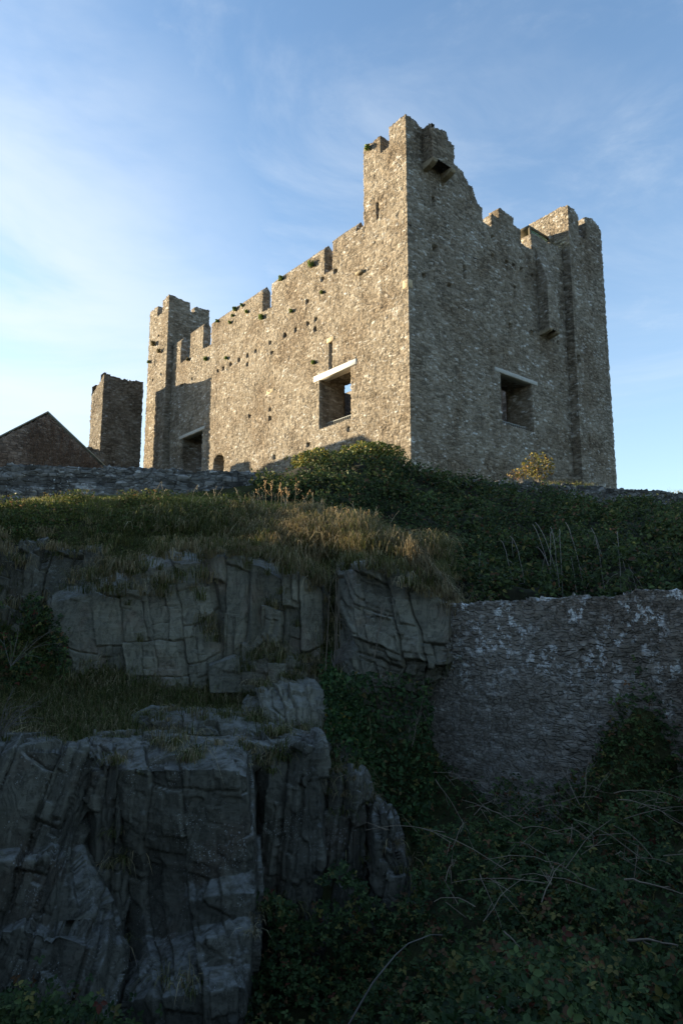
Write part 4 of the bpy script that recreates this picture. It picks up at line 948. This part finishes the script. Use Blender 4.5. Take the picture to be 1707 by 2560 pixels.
# ledge grass
a = Acc()
C, n_ = sample_mesh(TV, TQ, 1900, clumpy(region(-7.5, .6, 9.95, 13.8, .4), 1.3, 12, .25, .5))
tufts(a, C, 22, .26, GREEN + STRAW[:3], [4, 4, 2, 1.2, .8, 1.2], .0065, .09, dirn=(.1, -.15, 0))
o = a.build('ledge_grass', M_grass); tag(o, 'rough dark grass covering the middle ledge between the rock faces', 'grass', kind='stuff')
a = Acc()
C, n_ = sample_mesh(TV, TQ, 1500, clumpy(region(-16, -7.9, 1.5, 15, .2), 1.0, 58, .25, .55)); tufts(a, C, 16, .3, GREEN + STRAW[:1], [3, 3, 2, .6], .008, .14)  # cover for the added sun-blocking rise
o = a.build('sun_block_grass', M_grass); tag(o, 'rough grass on the rise added to block the sun beyond the left edge', 'grass', kind='stuff')
# tufts rooted on the rocks themselves
a = Acc()
for lab, (VV, F) in ROCKS.items():
    up = 'cliff' in lab or 'shoulder' in lab or 'upper left' in lab or 'upright' in lab
    wf = lambda c, n: np.clip(np.abs(n[:, 2]) - .45, 0, 1) * sstep(vnoise(c * 2.1, 41), .52, .68)
    C, n_ = sample_mesh(VV, F, 55 if up else 26, wf)
    if len(C): tufts(a, C, 22, .24 if up else .17, GREEN + STRAW[:3], [3, 3, 2, 2, 1, 2.5], .0055, .06, dirn=(.05, -.55, 0), lean=.7)
o = a.build('rock_tufts', M_grass); tag(o, 'small grass tufts growing along the rock ledges and cracks', 'grass', kind='stuff')
# straw curtain hanging at the shoulder
a = Acc()
q = rng.random((1900, 2)); px = 935 + 115 * q[:, 0] ** .8 + 6 * rng.normal(0, 1, 1900); py = 1245 + (px - 935) * 1.15 + 70 * q[:, 1] ** 1.5
C = np.array([P(x_, y_, 11.75 + .25 * r_) for x_, y_, r_ in zip(px, py, rng.random(1900))])
blades(a, C, .26, .28, STRAW[:3] + [(.12, .105, .05)], [3, 2, 4, 3], .006, dirn=(.12, -.35, -.6))
o = a.build('hanging_straw', M_grass); tag(o, 'pale straw grass draped over the rock beside the retaining wall', 'grass', kind='stuff')

# bramble bank on the right below the castle
def guide(cols, nu, nv):
    K = np.array([[P(*q) for q in c] for c in cols]); r = K.shape[1]; u = np.linspace(0, len(cols) - 1, nu); v = np.linspace(0, r - 1, nv)
    T = np.stack([np.stack([np.interp(u, np.arange(len(cols)), K[:, j, k]) for j in range(r)], 1) for k in range(3)], -1)
    T = np.stack([np.stack([np.interp(v, np.arange(r), T[i, :, k]) for i in range(nu)], 0) for k in range(3)], -1)
    return T
BR = [col(585, (1085, 20.2), (1100, 19.6), (1118, 19.), (1135, 18.4), (1165, 17.6)), col(690, (1058, 20.7), (1090, 19.3), (1125, 18.3), (1155, 17.4), (1195, 16.5)),
      col(830, (1036, 21.2), (1080, 19.8), (1130, 18.3), (1185, 16.8), (1245, 15.3)), col(950, (1066, 21.4), (1120, 19.5), (1190, 17.5), (1265, 15.7), (1345, 14.0)),
      col(1060, (1102, 21.9), (1160, 19.5), (1240, 17.), (1315, 14.8), (1405, 12.8)), col(1200, (1112, 22.1), (1165, 19.), (1240, 16.5), (1310, 14.5), (1390, 12.7)),
      col(1400, (1142, 22.5), (1180, 19.), (1240, 16.), (1310, 13.5), (1378, 11.9)), col(1680, (1170, 23.), (1195, 19.), (1240, 15.), (1310, 12.5), (1372, 10.8)), col(2150, (1200, 24.), (1220, 19.), (1250, 14.5), (1300, 11.), (1365, 8.6))]
G = guide(BR, 176, 110)
bump = (.75 * fbm(G * .75, 61, 3) + .40 * fbm(G * 1.9, 62, 2)) * np.linspace(.25, 1.15, 110)[None, :]
gn = np.array([0, -.75, .66]); GS = G + gn * bump[..., None]
gf = GS.reshape(-1, 3); gq = grid_quads(176, 110)
bramble = empty('bramble_bank', (4., 17., 2.5)); tag(bramble, 'dense dark green bramble thicket cascading below the castle wall', 'brambles', kind='stuff')
Minv = np.array([4., 17., 2.5])
mesh_obj('shade_core', gf - gn * .3 - Minv, [gq], M_core, bramble, smooth=True)  # sheet behind the leaves, coloured dark like the shaded inside
def clump_w(c, n): return .05 + 1.7 * sstep(vnoise(c * 2.2, 77), .35, .62)
C, n_ = sample_mesh(gf, gq, 104000, clump_w)
C = C + rng.normal(0, .09, C.shape) + gn * rng.uniform(-.25, .14, (len(C), 1))
a = Acc()
BRP = [(.024, .042, .012), (.040, .062, .016), (.065, .088, .024), (.13, .11, .03), (.105, .055, .028)]
tone = vnoise(C * 1.1, 78)
for lo, hi, wts in ((0, .42, [5, 4, 1, .25, .7]), (.42, .62, [3, 5, 2.5, .5, .5]), (.62, 1.01, [2, 4, 4, 1.1, .6])):
    m = (tone >= lo) & (tone < hi)
    leaves(a, C[m] - Minv, .052 + .034 * lo, np.array([-.1, -.7, .7]), BRP, wts, spread=.85, sizevar=.5)
a.build('leaves', M_leaf, bramble)
# lower hollow: brambles spreading from the wall foot to the camera
a = Acc()
def hol(c, n):
    x, y = c[:, 0], c[:, 1]
    right = (x > np.where(y > 8.8, 1.0, np.maximum(.5 - .26 * y, -1.0))) & (x < 6) & (y > 2.6) & (y < 12.4) & (c[:, 2] < -.9)
    return right * (.25 + 1.2 * sstep(vnoise(c * 1.7, 81), .3, .65)) * (30. / (np.clip(y, 1, 99) ** 1.4))
C, n_ = sample_mesh(TV, TQ, 52000, hol)
hgt = .12 + .55 * sstep(vnoise(C * 1.1, 83), .25, .8)
C = C + np.array([0, 0, 1.]) * (hgt * rng.random(len(C)) ** .5)[:, None] + rng.normal(0, .04, C.shape)
HP = [(.022, .045, .012), (.040, .068, .018), (.070, .10, .028), (.14, .12, .03), (.12, .06, .025), (.11, .03, .016)]
tone = vnoise(C * 1.4, 84)
for lo, hi, wts in ((0, .45, [5, 4, 1.2, .4, .7, .15]), (.45, 1.01, [2.5, 4.5, 3, 1.1, .9, .2])):
    m = (tone >= lo) & (tone < hi); trifoliate(a, C[m], .047, np.array([0, -.45, .85]), HP, wts, spread=.5)
# fringe of leaves at the lower left
for _ in range(20):
    px = rng.uniform(-20, 270); c = P(px, rng.uniform(2285, 2375) + 40 * (px > 200), rng.uniform(6.2, 6.9)); k = int(rng.integers(12, 34))
    trifoliate(a, c + rng.normal(0, .15, (k, 3)) * np.array([1, .6, .7]), .055, np.array([0, -.5, .8]), HP, [2, 5, 4, .8, .2, .1], spread=.45)
C, n_ = sample_mesh(gf, gq, 2600, lambda c, n: sstep(vnoise(c * 1.5, 177), .45, .6)); ARC = Acc()
for c in C[:420]:
    v = np.array([rng.normal(0, .5), -rng.uniform(.1, .5), rng.uniform(-.2, .5)]) * rng.uniform(.3, .9); t = np.linspace(0, 1, 5)[:, None]; p_ = c + v * t + np.array([0, 0, -.25]) * t ** 2
    tube(ARC, p_ - Minv, .006, .003, 3); k = 9; trifoliate(a, p_[rng.integers(1, 5, k)] + rng.normal(0, .03, (k, 3)), .055, np.array([0, -.6, .7]), BRP, [2, 4, 4, 1.4, .8])
ARC.build('arching_shoots', M_twig, bramble)
o = a.build('bramble_floor', M_leaf); tag(o, 'tangled brambles and weeds filling the shaded hollow at lower right', 'brambles', kind='stuff')
# brambles in front of the lower rocks
a = Acc()
q = rng.random((7000, 2)); px = 575 + 430 * q[:, 0]; py = 2350 - (330 - 40 * np.sin(px * .03)) * q[:, 1] ** 1.2 * (1 - .35 * ((px - 760) / 250) ** 2).clip(.3, 1)
keepm = vnoise(np.stack([px * .02, py * .02, px * 0], -1), 88) > .36
C = np.array([P(x_, y_, 8.35 + .7 * r_) for x_, y_, r_ in zip(px[keepm], py[keepm], rng.random(keepm.sum()))])
trifoliate(a, C[::2], .05, np.array([0, -.7, .6]), HP, [4, 5, 2.5, 1., .4, .1], spread=.5)
o = a.build('bramble_curtain', M_leaf); tag(o, 'bramble shoots climbing over the foot of the lower rocks', 'brambles', kind='stuff')
a = Acc()
q = rng.random((1700, 2)); px = -25 + 185 * q[:, 0]; py = 1385 + 225 * q[:, 1] + 25 * np.sin(px * .06); C = np.array([P(x_, y_, 13.5 - .004 * (y_ - 1400) + .6 * r_) for x_, y_, r_ in zip(px, py, rng.random(1700))])
C = C[vnoise(C * 2.2, 97) > .38]; trifoliate(a, C, .06, np.array([.1, -.7, .6]), HP, [4, 4, 2, .8, 1., .5])
o = a.build('bramble_clump', M_leaf); tag(o, 'dark bramble clump with a few red leaves below the craggy outcrop at the left edge', 'brambles', kind='stuff')
# ivy in the gap
a = Acc()
VV, F = ROCKS['ivy-hung rock column in the gap beside the cliff']
C, n_ = sample_mesh(VV, F, 9000, lambda c, n: sstep(vnoise(c * 1.9, 91), .38, .6)); C = C + np.array([0, -.08, .02]) + rng.normal(0, .05, C.shape)
leaves(a, C, .065, np.array([0, -.9, .3]), [(.035, .075, .024), (.055, .115, .03), (.09, .165, .045), (.2, .16, .03)], [4, 4, 2.5, .25], spread=.45)
q = rng.random((3800, 2)); px = 745 + 250 * q[:, 0] ** 1.1; py = 1545 + 400 * q[:, 1]
C = np.array([P(x_, y_, 11.2 - .0028 * (y_ - 1600) + .5 * r_) for x_, y_, r_ in zip(px, py, rng.random(3800))])
leaves(a, C, .06, np.array([0, -.8, .5]), [(.026, .052, .016), (.042, .080, .022), (.07, .10, .028), (.12, .09, .03)], [5, 4, 1.5, .4], spread=.6)
o = a.build('ivy', M_leaf); tag(o, 'green ivy trailing down the dark gap beside the cliff', 'ivy', kind='stuff')

# sunlit bush against the castle corner, and shrub on the wall
def bush(name, label, px, py, d, rx, rz_, n, pal, w, size=.075, stems=0):
    c = P(px, py, d); ob = empty(name, (c[0], c[1], c[2] - rz_)); tag(ob, label, 'bush')
    q = rng.normal(0, 1, (n, 3)); q /= np.linalg.norm(q, axis=1)[:, None]; q *= rng.random((n, 1)) ** .4
    C = q * np.array([rx, rx * .6, rz_]); C[:, 2] += rz_ * (1 + .25 * fbm(C * 1.7, 7, 2)); C *= (1 + .22 * fbm(C * 1.3, 13, 2))[:, None]
    a = Acc(); leaves(a, C, size, np.array([-.5, -.3, .6]), pal, w, spread=.8); a.build('foliage', M_leaf, ob)
    a = Acc()
    for k in range(stems):
        e = q[k * 7] * np.array([rx, rx * .6, rz_]) * .95 + [0, 0, rz_]; s0 = np.array([e[0] * .2, e[1] * .2, -.2]); m_ = (s0 + e) / 2 + rng.normal(0, .06, 3)
        tube(a, [s0, m_, e], .014, .005, 4)
    if stems: a.build('stem', M_twig, ob)
    return ob
LIT = [(.06, .085, .02), (.12, .14, .03), (.26, .23, .045), (.38, .26, .055)]
bush('bush', 'rounded bush with sunlit yellow-green top at the castle corner', 850, 1052, 22.6, 1.25, .55, 4200, LIT, [4, 4, 2, .7], .075, 10)
bush('bush', 'lower golden-leaved bush left of the rounded one', 735, 1060, 22.0, .95, .38, 2400, LIT, [3, 4, 3, 1.2], .075, 8)
bush('shrub', 'small yellow-leaved shrub standing out before the shaded castle wall', 1235, 1072, 23.5, .62, .46, 520, [(.10, .10, .02), (.19, .15, .03), (.28, .2, .04), (.16, .08, .03)], [3, 4, 2, 1], .075, 14)

bush('shrub', 'sparse low yellowish sprig on the wall top left of the taller yellow shrub', 1195, 1088, 23.2, .45, .2, 170, [(.12, .11, .03), (.22, .17, .05), (.22, .12, .06)], [3, 3, 2], .065, 8)
a = Acc()
u_ = rng.uniform(10.5, WL, 1500); u_ = u_[vnoise(np.stack([u_ * .8, u_ * 0, u_ * 0], -1), 131) > .42]
C = w0 + wd * u_[:, None] - wn * rng.uniform(.05, .5, (len(u_), 1)); C[:, 2] = wtop(u_) - .03
tufts(a, C[::3], 7, .20, [(.34, .28, .16), (.20, .19, .06), (.12, .14, .035)], [3, 3, 2], .006, .05, dirn=(0, -.1, 0))
leaves(a, C + np.abs(rng.normal(0, .08, C.shape)), .06, np.array([-.4, -.4, .7]), [(.09, .11, .025), (.18, .15, .04), (.05, .07, .018)], [3, 2, 3])
o = a.build('wall_top_growth', M_leaf); tag(o, 'thin sunlit grass and weeds along the top of the boundary wall', 'weeds', kind='stuff')
# ------------------------------------------------------------------ dead stems and dry stalks, each a thing
def stalk(px, py, d, h, lean, label, mat, r=.008, heads=0, name='dry_stalk', cat='plant stalk', group=None, branches=0, warm=None):
    b = P(px, py, d); a = Acc(); n_ = 7
    t = np.linspace(0, 1, n_); pts = np.stack([lean * t ** 1.5 + rng.normal(0, .012, n_), rng.normal(0, .012, n_) - .03 * t, h * t], -1); tube(a, pts, r, r * .45, 5)
    for k in range(branches):
        s = rng.uniform(.35, .85); p0 = np.array([np.interp(s, t, pts[:, j]) for j in range(3)]); v = np.array([rng.normal(0, .5), rng.normal(0, .2), rng.uniform(.3, 1)]); v *= h * rng.uniform(.15, .35) / np.linalg.norm(v)
        tube(a, [p0, p0 + v * .5 + rng.normal(0, .01, 3), p0 + v], r * .55, r * .3, 4)
        if heads: blob(a, p0 + v, heads)
    if heads:
        for k in range(9): blob(a, pts[-1] * (1 - .03 * k) + rng.normal(0, heads * .8, 3), heads * .8)
    o = a.build(name, mat); o.location = b; tag(o, label, cat, group); return o
def blob(a, c, r):
    V = np.array([(1, 0, 0), (-1, 0, 0), (0, 1, 0), (0, -1, 0), (0, 0, 1.3), (0, 0, -1.3)]) * r * rng.uniform(.7, 1.3, (6, 1)) + c
    a.add(V, [np.array([[0, 2, 4], [2, 1, 4], [1, 3, 4], [3, 0, 4], [2, 0, 5], [1, 2, 5], [3, 1, 5], [0, 3, 5]])])
GS_ = 'dry stalks on the grassy crest'
for i, (px, py, d, h, ln, hd, br) in enumerate(((612, 1160, 16.5, .62, -.06, .016, 3), (622, 1168, 16.4, .68, .03, .018, 3), (634, 1165, 16.5, .60, .12, .016, 2), (664, 1172, 16.2, .55, -.08, .014, 3), (675, 1172, 16.2, .66, .05, .018, 4), (690, 1174, 16.2, .5, .2, .014, 2), (600, 1162, 16.6, .42, -.12, .012, 2), (646, 1170, 16.3, .52, -.02, .015, 3), (655, 1168, 16.4, .4, .1, .012, 2))):
    stalk(px, py, d, h, ln, 'tall russet dock stalk standing sunlit in the clump on the crest', M_stem_warm, .010, hd, group=GS_, branches=br)
M_straw = mat_plain('straw_stalk', (.40, .32, .20), .85, .35, 5, .1)
for i in range(46):
    px = rng.uniform(330, 910); py = np.interp(px, [350, 600, 760, 900], [1150, 1168, 1190, 1215]); d = np.interp(px, [350, 900], [17., 15.2])
    stalk(px, py + rng.uniform(-4, 8), d, rng.uniform(.25, .52), rng.normal(0, .12), 'thin straw coloured stalk in the grass along the crest', M_straw, .006, .009 if i % 2 else 0, group='straw stalks along the crest', branches=int(rng.integers(0, 3)))
for i in range(9):
    stalk(rng.uniform(745, 870), rng.uniform(1195, 1215), 15.2, rng.uniform(.2, .34), rng.normal(0, .08), 'short rusty seed head stalk on the right end of the crest', M_stem_warm, .006, .02, group='seed heads on the right of the crest', branches=2)
# pale canes lying across the hollow
def cane(p0, p1, sag, label, r=.0058, mat=None, group=None, forks=2, name='dead_cane'):
    p0, p1 = P(*p0), P(*p1); a = Acc(); n_ = 9; t = np.linspace(0, 1, n_)[:, None]
    pts = p0 * (1 - t) + p1 * t + np.array([0, 0, 1.]) * sag * (4 * t * (1 - t)) + rng.normal(0, .005, (n_, 3)); L_ = np.linalg.norm(p1 - p0)
    tube(a, pts - p0, r, r * .35, 5)
    for k in range(forks):
        s = int(rng.integers(2, 8)); v = (p1 - p0) / L_ + rng.normal(0, .28, 3); v *= L_ * rng.uniform(.12, .3)
        tube(a, [pts[s] - p0, pts[s] - p0 + v * .5 + rng.normal(0, .01, 3), pts[s] - p0 + v], r * .6, r * .3, 4)
    o = a.build(name, mat or M_stem); o.location = p0; tag(o, label, 'dead stem', group); return o
CN = 'dead canes in the bramble hollow'
cane((945, 1715, 10.8), (972, 1600, 11.0), .03, 'pale dead cane standing upright before the left end of the retaining wall', forks=3, group=CN)
cane((1000, 1790, 9.6), (1100, 1960, 8.8), .05, 'long dead cane slanting down left of the retaining wall foot', group=CN)
cane((1330, 1850, 8.3), (1230, 1660, 9.2), .04, 'curved bare cane reaching up across the retaining wall', forks=4, group=CN)
cane((1340, 1830, 8.3), (1352, 1730, 8.5), .0, 'short upright twig before the retaining wall right of the curved cane', r=.007, group=CN)
cane((1100, 2010, 7.4), (1150, 2130, 6.6), .03, 'straight grey cane slanting in the middle of the hollow', group=CN)
cane((800, 2352, 6.0), (1015, 2145, 6.4), .18, 'long arching bramble stem curving up from the bottom edge', r=.009, mat=M_twig, group=CN, forks=0)
cane((1155, 2140, 6.4), (1215, 2205, 6.1), .02, 'thick straight pale stick in the brambles right of the arching stem', r=.009, group=CN, forks=0)
cane((1410, 1820, 7.2), (1560, 1830, 6.6), .04, 'pale horizontal cane by the right edge below the wall', group=CN, forks=4)
cane((1420, 1835, 7.0), (1580, 1905, 6.4), .05, 'pale cane sloping down to the right edge below the wall', group=CN, forks=4)
cane((1435, 2020, 6.2), (1580, 2060, 5.8), .02, 'broken pale stick near the right edge halfway down the hollow', r=.010, group=CN)
cane((1440, 2160, 5.4), (1568, 2175, 5.2), .02, 'pale level stick at the right edge low in the hollow', r=.011, group=CN)
cane((1430, 2250, 5.0), (1560, 2352, 4.8), .05, 'thick dead cane running into the lower right corner', r=.010, group=CN)
cane((1180, 2345, 5.2), (1130, 2200, 5.6), .02, 'upright pale cane at the bottom edge in front of the thicket', group=CN)
for i in range(44):
    d = rng.uniform(5, 9.5); px = rng.uniform(1000, 1560); z_t = -2.25 + .25 * rng.random()
    py = (HORIZON - z_t / d * 1728) * .91856; an = rng.uniform(0, 6.28); L_ = rng.uniform(.25, .8)
    p1 = P(px, py, d) + np.array([math.cos(an) * L_, math.sin(an) * L_ * .6, rng.uniform(-.1, .55) * L_]); dd = p1[1]
    a = Acc(); b_ = P(px, py, d); v = p1 - b_; n_ = 6; t = np.linspace(0, 1, n_)[:, None]
    tube(a, v * t + np.array([0, 0, 1]) * .04 * (4 * t * (1 - t)) + rng.normal(0, .005, (n_, 3)), .0042, .002, 4)
    for k in range(3):
        s = rng.uniform(.3, .8); tube(a, [v * s, v * s + rng.normal(0, .1, 3) + v * .15], .003, .0015, 4)
    o = a.build('dead_cane', M_stem); o.location = b_; tag(o, 'thin pale dead cane tangled among the brambles of the hollow', 'dead stem', 'thin dead canes tangled in the hollow')
# bare stems hanging down the bank and by the cliff
for i in range(16):
    px = rng.uniform(1090, 1420); cane((px, rng.uniform(1200, 1290), 16.2 - .004 * (px - 1090)), (px + rng.uniform(-10, 70), rng.uniform(1340, 1378), 13.4 - .004 * (px - 1090)), .25, 'bare grey stem hanging out of the bramble bank above the retaining wall', r=.008, mat=M_twig, group='bare stems hanging from the bramble bank', forks=1)
for i in range(5):
    px = rng.uniform(745, 785); cane((px, 1540, 12.3), (px + rng.uniform(-8, 14), rng.uniform(1310, 1360), 12.6), .02, 'upright dry stem in the gap beside the upper cliff', r=.010, group='dry stems beside the upper cliff', forks=1)
cane((860, 1510, 11.6), (878, 1385, 11.8), .0, 'forked pale twig standing before the dark rock shoulder', r=.010, forks=3)
def twig_bush(px, py, d, s, label, n=16, dirx=.6):
    b = P(px, py, d); a = Acc()
    for k in range(n):
        v = np.array([rng.normal(dirx, .45), rng.normal(-.1, .3), rng.uniform(.25, 1)]); v *= s * rng.uniform(.45, 1) / np.linalg.norm(v); m_ = v * .5 + rng.normal(0, .05, 3) + np.array([-.08 * dirx, 0, .1]) * s
        tube(a, [np.zeros(3), m_ * .55, m_, (m_ + v) / 2 + np.array([0, 0, .02]), v], .006, .002, 4); tube(a, [m_, m_ + v * .35 + rng.normal(0, .05, 3)], .004, .002, 4)
    o = a.build('twig_bush', M_twig); o.location = b; tag(o, label, 'dead plant'); return o
twig_bush(765, 1530, 11.9, .62, 'pale dry grass-like twig tuft at the right end of the rock shelf', 26, .7)
twig_bush(-5, 1700, 9.9, .9, 'bare grey twiggy bush at the left edge on the ledge', 22, .5)
twig_bush(25, 1530, 12.6, 1.0, 'forked bare sapling at the left edge below the crag', 7, .1)
# white umbel plant in the bottom thicket
b = P(1150, 2330, 4.6); a = Acc()
for k in range(150):
    q = rng.normal(0, 1, 3) * np.array([.07, .05, .05]); blob(a, q, .006)
for k in range(12): tube(a, [np.array([0, 0, -.5]), rng.normal(0, .05, 3)], .003, .002, 4)
o = a.build('seed_umbel', mat_plain('grey_seed_fluff', (.30, .27, .24), .9, .3, 20, 0)); o.location = b; tag(o, 'whitish seed head cluster near the bottom edge right of centre', 'plant')
